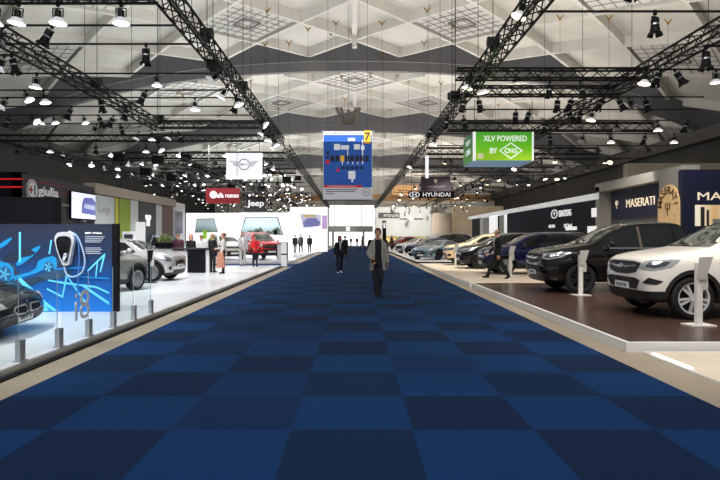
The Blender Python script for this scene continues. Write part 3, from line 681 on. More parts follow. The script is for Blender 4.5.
make_car('sedan', 'dark blue car between the pale blue coupe and the silver saloon', (4.3, 44.5), 215, PAINT['blue'], .11, 'plastic', 6, lod=2, badge='oval')
make_car('sedan', 'bright silver saloon farthest but one along the right edge of the aisle', (4.1, 53.0), 212, PAINT['silver'], .11, 'darksteel', 6, lod=2, badge='oval')
make_car('compact', 'dark red small car at the far end of the right platform', (4.9, 77.0), 215, PAINT['maroon'], .11, 'silver', 6, lod=2, badge='oval')
make_car('compact', 'dark hatchback parked behind the small dark red car at the far right', (7.2, 68.0), 200, PAINT['graphite'], .11, 'silver', 6, lod=2, badge='oval')
make_car('sedan', 'pale blue saloon in the back row behind the pale blue coupe', (7.9, 42.0), 195, PAINT['lightblue'], .11, 'silver', 6, lod=2, badge='oval')
make_car('compact', 'dark red car in the back row behind the black compact SUV', (7.4, 36.5), 190, PAINT['maroon'], .11, 'silver', 6, lod=2, badge='oval')
make_car('suv', 'black SUV standing highest in the back row on the right', (5.6, 50.2), 185, PAINT['black'], .11, 'silver', 6, lod=2, badge='oval')
make_car('sedan', 'dark grey saloon in the back row behind the dark blue car', (8.6, 52.6), 190, PAINT['graphite'], .11, 'silver', 6, lod=2, badge='oval')
# left side
make_car('sport', 'dark graphite low sports car with kidney grille at the left edge', (-4.92, 8.6), 9, PAINT['graphite'], .1, 'silver', 5, 'BMW i8', badge='none')
make_car('mini', 'grey small hatchback seen from its rear side beside the dark column', (-6.62, 16.75), 72, PAINT['warmgrey'], .1, 'silver', 8, lod=1, badge='oval')
make_car('mini', 'silver white small car with black arches and its nose towards the aisle', (-6.02, 19.75), -4, PAINT['silver'], .1, 'silver', 8, lod=0, badge='oval', plate='MINI')
make_car('suv', 'bright red off-road car under the large windscreen graphic on the left', (-5.35, 37.0), -60, PAINT['red'], .12, 'plastic', 5, lod=2, badge='oval')
make_car('compact', 'white car with dark windows left of the red off-road car', (-7.75, 36.9), -60, PAINT['white'], .12, 'silver', 5, lod=2, badge='oval')
make_car('compact', 'white car at the far left end beyond the three dark dressed visitors', (-4.6, 66), -20, PAINT['silver'], .12, 'silver', 5, lod=2, badge='oval')
make_car('compact', 'white small car half hidden behind the silver white car and the counter', (-7.75, 28.3), -20, PAINT['lightblue'], .1, 'silver', 6, lod=2, badge='oval')
# ------------------------------------------------------------------ people
CLOTH = {}
def cloth(rgb): return mat('cloth_%d_%d_%d' % rgb, rgb, .9, noise=.12, scale=30)
SKIN = mat('skin', (196, 142, 116), .55, noise=.05, scale=20); SKIN2 = mat('skin_pale', (216, 168, 142), .55, noise=.05, scale=20)
def remesh(mb, vox, sm=4):
    bmesh.ops.recalc_face_normals(mb.bm, faces=mb.bm.faces)
    me = bpy.data.meshes.new('m'); mb.bm.to_mesh(me); mb.bm.free()
    return evaluated(me, [('REMESH', dict(mode='VOXEL', voxel_size=vox)), ('SMOOTH', dict(iterations=sm, factor=.5))])
def ering(z, rx, ry, cx=0, cy=0, n=18): return [(cx+rx*math.cos(2*PI*i/n), cy+ry*math.sin(2*PI*i/n), z) for i in range(n)]
def hand(mb, w, d, inw, curl):
    d = d.normalized(); s = inw-d*inw.dot(d); s.normalize(); nrm = d.cross(s)      # s: palm normal, nrm: across the palm towards the thumb
    if nrm.y > 0: nrm = -nrm
    for k in range(4):
        o = nrm*(.030-.020*k)
        a = w+o*.6+d*.015; b = w+o+d*(.088-.004*abs(k-1))
        mb.capsule(a, b, .015, .012, 8)
        l = (.075, .085, .08, .062)[k]
        d1 = (d*math.cos(curl)+s*math.sin(curl)); d2 = (d*math.cos(curl*2.2)+s*math.sin(curl*2.2))
        m1 = b+d1*l*.52; mb.capsule(b, m1, .0098, .0088, 7); mb.capsule(m1, m1+d2*l*.5, .0088, .0075, 7)
    t0 = w+d*.025+nrm*.022; t1 = t0+(nrm*.75+d*.65+s*.25).normalized()*.042; t2 = t1+(nrm*.25+d*.9+s*.35).normalized()*.035
    mb.capsule(t0, t1, .0145, .011, 7); mb.capsule(t1, t2, .0105, .008, 7)
def make_person(label, loc, face=0, height=1.75, legs=((.1,.05),(-.1,.1)), arms=((.0,.08,.2,0),(.0,.08,.2,0)), top=(30,30,34), legc=(24,26,36), shoe=(20,18,18), shirt=None,
                hair=(40,30,26), hairlen='short', coat=None, style='jacket', bald=False, fem=False, bag=None, group=None, vox=.011, skin=None, turn=0., lean=0., name='person', narrow=0.):
    skin = skin or SKIN
    S = height/1.775
    root_mb = MB(); tr = MB(); ja = MB()
    sh_w = .175 if fem else .195; hipw = .095
    UP = Vector((0,0,1))
    def R(p):                                            # lean of the upper body
        q = Vector(p)
        if q.z > .95: q = Vector((q.x, q.y-lean*(q.z-.95), q.z))
        return q
    # legs
    feet = []
    J = []
    for i, sgn in enumerate((-1, 1)):
        a, b = legs[i]
        hip = Vector((sgn*hipw, 0, .93)); kn = hip+Vector((sgn*.005-sgn*narrow, -math.sin(a), -math.cos(a)))*.435; c = a-b
        an = kn+Vector((-sgn*.01-sgn*narrow, -math.sin(c), -math.cos(c)))*.42; J.append((hip, kn, an, c))
    lowest = min(j[2].z-.075-(.05 if j[3] < -.45 else 0) for j in J); dz = -lowest
    shoes = []
    for i, sgn in enumerate((-1, 1)):
        hip, kn, an, c = J[i]
        root_mb.capsule(hip, kn, .078, .052, 12); root_mb.capsule(kn, an, .05, .036, 12)
        cf = (kn+an)/2+Vector((0, .012, .06)); root_mb.ball(cf, (.044, .046, .11), 10, 7); tr.ball(cf, (.062, .066, .14), 12, 8)
        w1, w2, w3 = ((.088, .062, .052) if fem else (.098, .074, .062))
        tr.capsule(hip, kn, w1, w2, 14); tr.capsule(kn, an+Vector((0,0,.0)), w2, w3, 14)
        tl = -c*.9
        fd = Vector((sgn*.12, -math.cos(tl), -math.sin(tl) if c < -.2 else 0)).normalized()
        sm = MB(); base = an+Vector((0, .03, -.045))
        sm.capsule(base, base+fd*.10, .04, .043, 12); sm.capsule(base+fd*.10+Vector((0,0,-.004)), base+fd*.19+Vector((0,0,-.012)), .042, .03, 12); sm.capsule(an, base+fd*.02, .042, .042, 10)
        shoes.append(sm); root_mb.capsule(base, base+fd*.17, .03, .024, 10)
    tr.loft([ering(.80, .10, .09), ering(.88, .165, .115), ering(.97, .165, .115), ering(1.06, .15, .105)])
    # torso of the body
    body_r = [(.84, .12, .09), (.92, .155, .105), (1.05, .135, .095), (1.2, .15, .105), (1.34, .175, .10), (1.43, .15, .08), (1.49, .07, .06)]
    root_mb.loft([[R(p) for p in ering(z, rx*(.92 if fem else 1), ry)] for z, rx, ry in body_r])
    root_mb.capsule(R((0, .005, 1.44)), R((0, -.012, 1.57)), .058, .052, 12)
    # head
    hc = R((0, -.018, 1.652)); ct, stn = math.cos(turn), math.sin(turn)
    rot = lambda v: hc+Vector((v[0]*ct-v[1]*stn, v[0]*stn+v[1]*ct, v[2]))
    hd = MB(); hd.ball((0,0,0), (.074, .092, .10), 18, 12); hd.ball((0, -.028, -.05), (.056, .060, .066), 14, 9); hd.ball((0, -.062, -.092), (.026, .022, .022), 10, 7)
    hd.cyl((0, -.085, .018), (0, -.112, -.022), .009, .016, 8); hd.ball((0, -.106, -.024), (.016, .015, .012), 8, 6)
    for sgn in (-1, 1):
        hd.ball((sgn*.076, .008, -.008), (.011, .020, .031), 8, 6); hd.ball((sgn*.032, -.076, .026), (.024, .014, .009), 8, 6); hd.ball((sgn*.036, -.066, -.022), (.022, .022, .02), 8, 6)
    hd.ball((0, -.084, -.056), (.024, .012, .007), 8, 6); hd.ball((0, -.081, -.067), (.020, .012, .007), 8, 6)
    for v in hd.bm.verts: v.co = rot(v.co)
    me = bpy.data.meshes.new('h'); hd.bm.to_mesh(me); hd.bm.free(); root_mb.bm.from_mesh(me)
    # arms
    wr = []
    for i, sgn in enumerate((-1, 1)):
        f, o, e, inn = arms[i]
        s0 = R((sgn*sh_w, .005, 1.415)); d = Vector((sgn*math.sin(o), -math.sin(f)*math.cos(o), -math.cos(f)*math.cos(o))); el = s0+d*.30
        g = f+e; d2 = Vector((sgn*math.sin(o)*.5-sgn*inn, -math.sin(g), -math.cos(g))).normalized(); w = el+d2*.255
        root_mb.capsule(s0, el, .05, .038, 12); root_mb.capsule(el, w, .038, .027, 12)
        hand(root_mb, w, d2, Vector((-sgn, 0, .05)) if inn < .3 else Vector((0, .9, .3)), .28 if e < 1 else .5)
        r0, r1, r2 = (.062, .052, .040) if fem else (.074, .060, .046)
        ja.capsule(s0, el, r0, r1, 12); ja.capsule(el, w-d2*.015, r1, r2, 12); wr.append((w, d2))
    if bag:
        pass
    bulk = .022
    hem = .80 if style == 'jacket' else .92
    jr = [(hem, .175, .13), (.97, .168, .125), (1.08, .158, .118), (1.22, .172, .125), (1.35, .192, .122), (1.435, .165, .098), (1.485, .085, .072)]
    ja.loft([[R(p) for p in ering(z, rx*(.92 if fem else 1), ry)] for z, rx, ry in jr])
    body_me = remesh(root_mb, min(.008, vox))
    k = Matrix.Diagonal((S, S, S, 1)) @ Matrix.Translation((0, 0, dz))
    body_me.transform(k)
    root = link(name, body_me, skin, None, True)
    root.location = loc; root.rotation_euler = (0, 0, face); tag(root, label, 'person', group)
    def add(nm, me, m):
        me.transform(k); return link(nm, me, m, root, True)
    add('trousers', remesh(tr, vox), cloth(legc))
    for sm in shoes: add('shoe', remesh(sm, .008, 3), cloth(shoe))
    tj = add('shirt' if (coat or style != 'jacket') else 'jacket', remesh(ja, vox), cloth(shirt if coat else top))
    if not coat and shirt:                                # shirt front showing in the neck opening
        mb = MB(); mb.loft([[R((-s_, y_, z)), R((s_, y_, z)), R((s_, y_+.03, z)), R((-s_, y_+.03, z))] for z, s_, y_ in ((1.08, .006, -.128), (1.24, .03, -.138), (1.38, .045, -.128), (1.47, .05, -.092))])
        me = bpy.data.meshes.new('sf'); bmesh.ops.recalc_face_normals(mb.bm, faces=mb.bm.faces); mb.bm.to_mesh(me); mb.bm.free(); add('shirt', me, cloth(shirt))
    if coat:                                              # long open coat: wrapped sheet plus sleeves
        mb = MB(); n = 28; rows = []
        for z, rx, ry, gap in ((.66, .22, .16, .62), (.80, .21, .155, .55), (1.0, .195, .145, .46), (1.2, .20, .148, .40), (1.34, .212, .142, .40), (1.425, .19, .118, .5), (1.49, .10, .088, .7), (1.53, .082, .078, .9)):
            row = []
            for i in range(n+1):
                an = -PI/2+gap+(2*PI-2*gap)*i/n; row.append(mb.bm.verts.new(R((rx*math.cos(an), ry*math.sin(an)+.008, z))))
            rows.append(row)
        for a, b in zip(rows[:-1], rows[1:]):
            for i in range(n): mb.bm.faces.new((a[i], a[i+1], b[i+1], b[i]))
        me = bpy.data.meshes.new('coat'); bmesh.ops.recalc_face_normals(mb.bm, faces=mb.bm.faces); mb.bm.to_mesh(me); mb.bm.free()
        me = evaluated(me, [('SOLIDIFY', dict(thickness=.014, offset=0)), ('SUBSURF', dict(levels=1, render_levels=1))])
        co = add('coat', me, cloth(coat))
        sl = MB()
        for i, sgn in enumerate((-1, 1)):
            f, o, e, inn = arms[i]; s0 = R((sgn*sh_w, .005, 1.405)); d = Vector((sgn*math.sin(o), -math.sin(f)*math.cos(o), -math.cos(f)*math.cos(o))); el = s0+d*.30; w, d2 = wr[i]
            s1 = MB(); s1.capsule(s0-Vector((sgn*.012,0,.01)), el, .076, .066, 14); s1.capsule(el, w-d2*.03, .070, .054, 14)
            me = remesh(s1, vox); me.transform(k); link('sleeve', me, cloth(coat), co, True)
    # hair
    if True:
        hm = MB()
        if not bald: hm.ball((0, .014, .024), (.087, .102, .098), 18, 12)
        else: hm.ball((0, .022, -.004), (.084, .092, .055), 18, 12)
        dead = [v for v in hm.bm.verts if (v.co.y < -.05 and v.co.z < .058) or (v.co.z < -.035) or (v.co.y < -.01 and v.co.z < -.0)]
        bmesh.ops.delete(hm.bm, geom=dead, context='VERTS')
        if hairlen == 'long':
            hm.ball((0, .055, -.07), (.078, .048, .13), 12, 9)
            for sgn in (-1, 1): hm.ball((sgn*.072, .01, -.06), (.022, .045, .11), 8, 7)
        if hairlen == 'bun': hm.ball((0, .11, .05), (.045, .04, .045), 10, 8)
        for v in hm.bm.verts: v.co = rot(v.co)
        me = bpy.data.meshes.new('hair'); hm.bm.to_mesh(me); hm.bm.free()
        me = evaluated(me, [('SOLIDIFY', dict(thickness=.012, offset=1))])
        add('hair', me, mat('hair_%d_%d_%d' % hair, hair, .7, noise=.25, scale=60))
    for sgn in (-1, 1):
        mb = MB(); mb.ball((sgn*.031, -.084, .017), (.012, .008, .006), 8, 6)
        for v in mb.bm.verts: v.co = rot(v.co)
        me = bpy.data.meshes.new('eye'); mb.bm.to_mesh(me); mb.bm.free(); add('eye', me, M['dark_text'])
        mb = MB(); mb.capsule((sgn*.016, -.089, .036), (sgn*.045, -.08, .038), .0045, .004, 6)
        for v in mb.bm.verts: v.co = rot(v.co)
        me = bpy.data.meshes.new('eyebrow'); mb.bm.to_mesh(me); mb.bm.free(); add('eyebrow', me, mat('hair_%d_%d_%d' % hair, hair, .7))
    root['wrist'] = [list(k @ w) for w, _ in wr]
    wl = [k @ w for w, _ in wr]; dl = [d2 for _, d2 in wr]
    del root['wrist']
    Rz = Matrix.Rotation(face, 4, 'Z')
    return root, [Vector(loc)+(Rz @ (w+d*.09*S)) for w, d in zip(wl, dl)]

Zl, Zr = .1, .142
po, hands = make_person('man in a long grey open coat and black trousers walking up the carpet towards us', (.62, 15.2, .008), .04, 1.80, ((.02, .0), (.16, .42)), ((.05, .14, .85, .35), (-.08, .14, .18, 0)),
    top=(20, 21, 26), shirt=(20, 21, 26), narrow=.075, coat=(150, 148, 140), legc=(26, 28, 38), hair=(44, 32, 26), vox=.010)
ph = boxo('phone', (-.036, .036, -.006, .006, -.07, .07), M['blackpanel']); ph.location = hands[0]+Vector((.0, -.03, .0)); ph.rotation_euler = (.9, .2, .2)
tag(ph, 'small dark phone held in the hand of the man in the grey coat', 'phone')
po, hands = make_person('person in black jacket, pale shirt and white sneakers walking on the blue carpet', (-.66, 25.2, .008), .3, 1.66, ((.22, .05), (-.25, .25)), ((-.05, .16, .2, 0), (.1, .14, .35, 0)),
    top=(18, 18, 24), shirt=(196, 200, 206), legc=(20, 24, 42), shoe=(235, 235, 235), hair=(58, 44, 36), hairlen='long', fem=True, narrow=-.05)
make_person('person in a dark hooded coat just behind the walker with white sneakers', (-.72, 43, .008), PI, 1.72, ((.2, .1), (-.2, .2)), top=(20, 20, 26), legc=(20, 20, 28), hair=(30, 26, 26), fem=True)
make_person('far small figure in dark clothes striding across the aisle end', (.95, 72, .008), -PI/2, 1.78, ((.4, .1), (-.35, .25)), top=(36, 36, 44), legc=(28, 30, 40))
make_person('tiny figure in grey seen in the bright opening, the left one', (-.75, 118, -.01), 0, 1.75, top=(110, 106, 110), legc=(90, 90, 96), vox=.016)
make_person('tiny figure in black standing in the middle of the bright opening', (.5, 113.5, -.01), 0, 1.75, top=(26, 26, 30), legc=(26, 26, 30), vox=.016)
make_person('balding man in a black suit walking left across the cream platform', (4.95, 19.75, Zr), -PI/2, 1.76, ((.42, .06), (-.32, .22)), ((.25, .1, .45, 0), (-.12, .1, .3, 0)), top=(18, 17, 18), shirt=(210, 206, 200), legc=(20, 19, 20), hair=(120, 92, 74), bald=True, vox=.010, turn=-.1)
make_person('blond woman all in black seen from behind at the end of the counter', (-5.98, 24.0, Zl), PI*.86, 1.63, ((0, 0), (.03, .02)), ((.1, .1, .9, .3), (.1, .1, .9, .3)), top=(24, 22, 26), legc=(24, 22, 28), hair=(196, 152, 104), hairlen='bun', fem=True, skin=SKIN2)
po, hands = make_person('woman in a pale top and black trousers facing the blond woman', (-5.36, 23.3, Zl), -PI*.42, 1.66, ((0, 0), (.04, .03)), ((.1, .12, 1.3, .2), (.0, .12, .5, .1)), top=(206, 200, 192), legc=(22, 22, 26), hair=(120, 76, 52), hairlen='bun', fem=True, skin=SKIN2)
mb = MB(); mb.loft([[(x*w, y*d, z) for x, y in ((-1,-1),(1,-1),(1,1),(-1,1))] for z, w, d in ((-.62, .16, .07), (-.3, .15, .08), (.0, .10, .06), (.04, .05, .04))])
ct = mb.build('coat_over_arm', cloth((190, 130, 108)), None, True); ct.location = hands[1]+Vector((.03, .03, .1)); tag(ct, 'salmon coloured coat hanging from the arm of the woman in the pale top', 'coat')
make_person('man in a pale grey suit standing beside the person in the red jacket', (-5.9, 30.0, Zl), .5, 1.78, ((0, 0), (.05, .04)), ((.1, .1, .9, .3), (0, .1, .2, 0)), top=(186, 184, 186), legc=(190, 186, 182), hair=(150, 140, 132), shirt=(230, 228, 226))
make_person('person in a bright red jacket and dark trousers before the large screen', (-5.05, 28.9, Zl), .3, 1.58, ((0, 0), (.05, .04)), ((.1, .1, 1.1, .3), (.1, .1, 1.1, .3)), top=(206, 32, 40), legc=(34, 32, 44), hair=(64, 40, 32), fem=True)
make_person('red haired attendant in black standing behind the counter', (-7.35, 25.6, Zl), .1, 1.62, top=(28, 26, 28), legc=(26, 26, 28), hair=(176, 104, 60), hairlen='long', fem=True, skin=SKIN2)
make_person('attendant in a white shirt standing behind the counter', (-7.1, 26.4, Zl), .4, 1.58, top=(228, 228, 230), legc=(30, 30, 34), hair=(60, 44, 38), fem=True)
make_person('visitor in dark purple behind the counter next to the plant', (-8.05, 26.0, Zl), .2, 1.66, top=(70, 30, 48), legc=(30, 26, 30), hair=(34, 28, 28))
make_person('left one of three dark dressed visitors at the far left stand edge', (-5.85, 56, .12), .3, 1.74, top=(26, 26, 30), legc=(28, 28, 34))
make_person('middle one of three dark dressed visitors at the far left stand edge', (-5.25, 55.6, .12), -.4, 1.80, top=(44, 36, 38), legc=(26, 26, 30), coat=(40, 34, 36), shirt=(90, 80, 76))
make_person('right one of three dark dressed visitors at the far left stand edge', (-4.5, 57, .12), PI, 1.72, top=(28, 28, 34), legc=(26, 26, 32))
make_person('visitor in dark clothes far off beside the red car on the right', (3.55+1.0, 70, .11), .8, 1.75, top=(60, 40, 44), legc=(40, 36, 40))

# ------------------------------------------------------------------ left stand: display wall, charger, walls, counter
YW = 11.2
def W_(px, py): p = P(px, py, YW); return (p.x, p.z)
xl, xr = -9.5, PX(112.3, YW); z1 = PZ(224, YW)
t = thing('display_wall', 'free standing wall with a glowing blue picture of a sports car with raised doors', 'display wall', (xr, YW, .1))
gm = grad_mat('blue_glow', [(0, (18, 116, 206)), (.35, (16, 80, 152)), (.62, (28, 50, 86)), (1, (36, 42, 58))], 'Z', 0, z1-.1, .45, .2)
boxo('panel', (xl-xr, 0, .012, .14, 0, z1-.1), gm, t)
def art(pts, m, nm, d=.0): 
    mb = MB(); mb.prism([(W_(x, y)[0]-xr, W_(x, y)[1]-.1) for x, y in pts], lambda u, v, w: Vector((u, w, v)), .006)
    o = mb.build(nm, m, t); o.location = (0, .006-d, 0); return o
cy = mat('art_cyan', (24, 140, 200), .5, em=.2); cyl_ = mat('art_light', (96, 196, 240), .5, em=.4); dk = mat('art_dark', (44, 66, 92), .5, em=.05); mid = mat('art_mid', (28, 120, 190), .5, em=.2)
arts = [
 ([(-30,275),(0,258),(12,262),(18,272),(22,280),(38,276),(48,272),(54,262),(58,256),(66,258),(68,266),(62,276),(40,282),(20,290),(-30,300)], dk, 'shadow'),
 ([(-40,262),(-20,256),(-4,260),(8,263),(13,268),(14,278),(8,282),(7,275),(3,270),(-3,269),(-10,276),(-40,280)], cy, 'front_wing'),
 ([(14,276),(30,272),(36,268),(38,261),(44,258),(52,256),(56,258),(57,266),(54,271),(53,265),(49,262),(45,264),(43,270),(36,273),(24,277),(14,281)], cy, 'rear_wing'),
 ([(16,264),(20,257),(34,248),(40,245.5),(40,248),(33,256),(22,264),(17,266)], cy, 'raised_door'),
 ([(-6,248),(4,241),(11,237.2),(12,239),(6,245),(-2,250)], cy, 'raised_door'),
 ([(2,262),(6,255),(14,250),(22,248),(30,249),(36,253),(30,256),(18,258),(12,263)], mat('art_cabin', (34, 48, 70), .5), 'cabin'),
 ([(18.8,232),(20.8,232),(20.8,262),(18.8,262)], cyl_, 'light_beam'), ([(50.5,240),(52,240),(50,254),(48.5,254)], cyl_, 'light_beam'),
 ([(34,276),(52,270),(72,268),(70,276),(50,280)], mat('art_floor', (52, 84, 116), .5), 'shadow'),
 ([(48,279.6),(64,282),(96,286),(109,292),(109,294),(96,288),(64,284),(48,281)], cyl_, 'light_line'), ([(47,288),(62,295.5),(66,275),(67.4,275.4),(63,298),(46.5,289.6)], cyl_, 'light_line'),
 ([(66,275.4),(67.4,274.8),(90,308),(88.4,309)], cyl_, 'light_line'), ([(84,285),(109,302),(109,305),(83,287)], cyl_, 'light_line'), ([(87,270.5),(104,254),(105.6,253.6),(101,272),(99.6,272),(103,257),(88,271.8)], cyl_, 'light_line'),
 ([(95,278),(97,262),(98.2,262),(96.4,278)], cyl_, 'light_line'), ([(72,276),(109,277.5),(109,279.5),(72,277.4)], mid, 'light_line'), ([(20,277),(34,290),(50,311),(44,311),(30,293),(18,280)], cyl_, 'light_line'),
 ([(26,287),(44,300),(58,311),(53,311),(40,301),(25,289)], cyl_, 'light_line'), ([(55,268),(84,266.5),(84,268.5),(55,270)], mid, 'light_line')]
for i, (q, m_, nm) in enumerate(arts): art(q, m_, nm, .0009*i)
for cx_, cy_, r in ((5, 274, 7.5), (48.5, 267, 5.6)):
    a = art([(cx_+r*.8*math.cos(k*PI/10), cy_+r*math.sin(k*PI/10)) for k in range(20)], mat('art_wheel', (40, 96, 140), .5), 'picture_wheel', .016)
    for k in range(5):
        an = 2*PI*k/5; c_, s_ = math.cos(an), math.sin(an)
        art([(cx_-s_*.8, cy_+c_*.8), (cx_+c_*r*.7-s_*.8, cy_+s_*r*.85+c_*.8), (cx_+c_*r*.7+s_*.8, cy_+s_*r*.85-c_*.8), (cx_+s_*.8, cy_-c_*.8)], mat('art_spoke', (90, 180, 220), .5, em=.1), 'picture_spoke', .018)
x0 = W_(85.3, 0)[0]-xr
text('BMW i Wallbox', (x0, -.004, W_(0, 233)[1]-.1), FACE_CAM, M['text_white'], t, .035, .33, .02, .004, align='LEFT')
for k, yy in enumerate([236.6, 238.4, 240.2, 242, 248, 249.8, 251.6, 253.4]):
    w_ = (.38, .36, .33, .30, .30, .33, .28, .31)[k]; boxo('text_line', (x0, x0+w_, -.004, .012, W_(0, yy)[1]-.1-.009, W_(0, yy)[1]-.1+.009), mat('fine_print', (170, 180, 195), .5), t)
# grey-blue plinth end post
c = boxo('wall_end_post', (PX(112.4, YW), PX(118, YW), YW-.02, YW+.1, .1, 1.83), M['blackpanel']); tag(c, 'dark upright post at the right end of the blue display wall', 'post')
# charger
t = thing('wall_charger', 'black and silver teardrop charging unit with looped cable on the blue wall', 'charger', P(66.5, 249, YW-.02))
def ch(pts, s): return [((x-66.5)*YW/F*s, -(y-248)*YW/F*s) for x, y in pts]
tear = [(57,239),(57.5,235),(60,232),(64,231),(70,231),(74,232.2),(76,235),(76.2,240),(74.5,248),(72.5,258),(71.5,263),(69,264.5),(65,263.5),(62.5,258),(59,248)]
MB().prism(ch(tear, 1), lambda u, v, w: Vector((u, -w, v)), .10).build('rim_shell', mat('charger_rim', (206, 210, 216), .3), t)
MB().prism(ch(tear, .76), lambda u, v, w: Vector((u, -.1-w, v)), .03).build('cover', mat('charger_black', (10, 10, 14), .1, coat=1), t)
MB().capsule((.01, -.12, -.20), (.05, -.14, -.11), .035, .045, 12).build('plug', M['chrome'], t, True)
def loop(pts, r): 
    q = []
    for i in range(len(pts)-1):
        for k in range(6):
            tt = k/6; p0 = pts[max(0, i-1)]; p1 = pts[i]; p2 = pts[i+1]; p3 = pts[min(len(pts)-1, i+2)]
            q.append(tuple(.5*((2*p1[j])+(-p0[j]+p2[j])*tt+(2*p0[j]-5*p1[j]+4*p2[j]-p3[j])*tt*tt+(-p0[j]+3*p1[j]-3*p2[j]+p3[j])*tt**3) for j in (0,1)))
    return q+[pts[-1]]
cb = loop([(70,231.5),(78,236),(84,250),(86,262),(83,272),(75,276.5),(68,274),(65.5,266)], 0)
MB().tube([((x-66.5)*YW/F, -.05, -(y-249)*YW/F) for x, y in cb], .016, 8).build('cable', mat('cable_pale', (170, 196, 226), .4), t, True)
cb = loop([(72,233),(78,240),(80,255),(79,275),(78,300)], 0)
MB().tube([((x-66.5)*YW/F, -.03, -(y-249)*YW/F) for x, y in cb], .012, 8).build('cable', mat('cable_blue', (70, 120, 190), .4), t, True)

# dark box behind, maker's wall with red lines, screen, facings along x = -9
XW = -10.2
def zs(z): return 1.55+(z-1.55)*(-XW/9.)
def ZY(px): return -XW*F/(CX-px)                          # depth of a sight line on the wall plane x = -9
def along(px): return ZY(px)
c = boxo('black_cabin', (-15, PX(53, 12.35), 12.35, 12.7, .1, PZ(197, 12.35)), M['blackpanel']); tag(c, 'plain black partition above and behind the blue display wall', 'partition')
t = thing('emblem_wall', 'charcoal stand wall with red lines, round emblem and silver script', 'wall panel', (XW, along(22), .1))
Y0 = along(22); A = lambda px: along(px)-Y0
zt0 = zs(3.3)
boxo('front_panel', (-7, 0, 0, .3, 0, zt0-.05), M['blackpanel'], t)
boxo('side_panel', (-.3, .002, .0, A(94), 0, zt0-.1), M['charcoal'], t)
for py in (179, 187):
    z = PZ(py, Y0)-.1; boxo('red_line', (-7, .012, -.012, 0, z-.022, z+.022), M['redglow'], t); boxo('red_line', (.002, .012, 0, A(70), z-.018, z+.018), mat('red_line_dim', (120, 26, 34), .5, em=.1), t)
ey = A(31); ez = PZ(190, along(31))-.1
mb = MB(); mb.lathe([(.0001, .05), (.30, .05), (.34, .03), (.34, .0)], 28, 'X'); e = mb.build('emblem', M['silver'], t, True); e.location = (.004, ey, ez)
mb = MB(); mb.lathe([(.0001, .055), (.235, .055)], 24, 'X'); e2 = mb.build('emblem_field', mat('emblem_field', (225, 228, 228), .4), e)
boxo('cross_bar', (.056, .062, -.20, -.02, -.035, .035), M['red'], e); boxo('cross_bar', (.056, .062, -.145, -.075, -.12, .12), M['red'], e); boxo('snake_mark', (.056, .062, .06, .14, -.16, .16), mat('emblem_green', (40, 130, 84), .4), e)
text('giulia', (.02, A(48), ez-.02), FACE_RIGHT, M['text_plain'], t, .40, A(58)-A(38), .015, .03)
text('alfa romeo', (.02, A(62), ez-.34), FACE_RIGHT, M['lightgrey'], t, .12, 1.6, .01, .02)
t = thing('screen', 'flat screen showing a bright picture of a car on the charcoal wall', 'screen', (XW+.02, along(81), 0))
ya, yb = along(68.5)-along(81), along(93.5)-along(81); z0_, z1_ = PZ(219.3, along(70)), PZ(190.5, along(70))
boxo('bezel', (0, .07, ya, yb, z0_, z1_), M['blackpanel'], t)
pc = boxo('picture', (.07, .075, ya+.04, yb-.04, z0_+.05, z1_-.04), mat('screen_white', (226, 226, 246), .3, em=.9), t)
mb = MB(); mb.prism([(ya+.75, z0_+.25), (yb-.06, z0_+.2), (yb-.06, z1_-.3), (yb-.3, z1_-.16), (ya+.95, z1_-.2), (ya+.8, z1_-.45)], lambda u, v, w: Vector((.076+w, u, v)), .002); mb.build('picture_car', mat('screen_blue', (110, 120, 190), .3, em=.4), pc)
mb = MB(); mb.prism([(ya+.95, z0_+.45), (yb-.1, z0_+.4), (yb-.1, z1_-.45), (ya+1.0, z1_-.42)], lambda u, v, w: Vector((.079+w, u, v)), .002); mb.build('picture_windows', mat('screen_pale', (190, 200, 235), .3, em=.5), pc)
boxo('stand_foot', (.0, .12, -.12, .12, z0_-.07, z0_), M['silver'], t)
def wallpiece(name, p0, p1, zlo, zhi, m, label, cat='wall panel', dx=0., th=.2):
    y0, y1 = along(p0), along(p1); o = boxo(name, (XW-th, XW+dx, y0, y1-.01, zlo, zhi), m); return tag(o, label, cat)
t = wallpiece('lettered_panel', 94.3, 114, zs(1.9), zs(3.06), mat('frosted_panel', (178, 184, 184), .4, em=.06), 'pale frosted panel with grey lettering right of the screen', dx=.02)
text('Lodge', (XW+.03, along(104), zs(2.55)), FACE_RIGHT, M['lightgrey'], t, .45, 1.1, 0, .01)
c = boxo('beige_fascia', (XW-.4, XW+.06, along(94.3), along(175), zs(3.10), zs(3.46)), M['beige']); tag(c, 'long beige fascia beam above the coloured stand panels', 'fascia')
wallpiece('panel_base', 94.3, 114, -.0+.1, zs(1.88), M['blackpanel'], 'dark lower wall under the frosted lettered panel')
wallpiece('light_strip_panel', 114.3, 119.5, .1, zs(3.06), grad_mat('yellow_black', [(0, (40, 36, 14)), (.5, (160, 160, 40)), (1, (30, 28, 12))], 'Y', along(114.3), along(119.5), .4, .4), 'narrow black and yellow lit strip left of the lime panel')
wallpiece('lime_panel', 119.7, 130.5, .1, zs(3.08), M['green'], 'lime green wall panel')
wallpiece('white_wall_panel', 130.7, 138.4, .1, zs(3.08), M['offwhite'], 'white wall panel between the lime panel and the charcoal one')
t = wallpiece('charcoal_wall_panel', 138.5, 155.6, .1, zs(3.08), M['charcoal'], 'charcoal wall panel with a white garment shape on it', dx=.03)
yc, s_ = along(147.5), 1.0
mb = MB(); mb.prism([(-.28,.2),(-.12,.26),(0,.2),(.12,.26),(.28,.2),(.22,.02),(.15,.06),(.15,-.26),(-.15,-.26),(-.15,.06),(-.22,.02)], lambda u, v, w: Vector((XW+.031+w, yc+u*1.5, zs(2.32)+v*1.1)), .01); mb.build('garment_shape', M['text_white'], t)
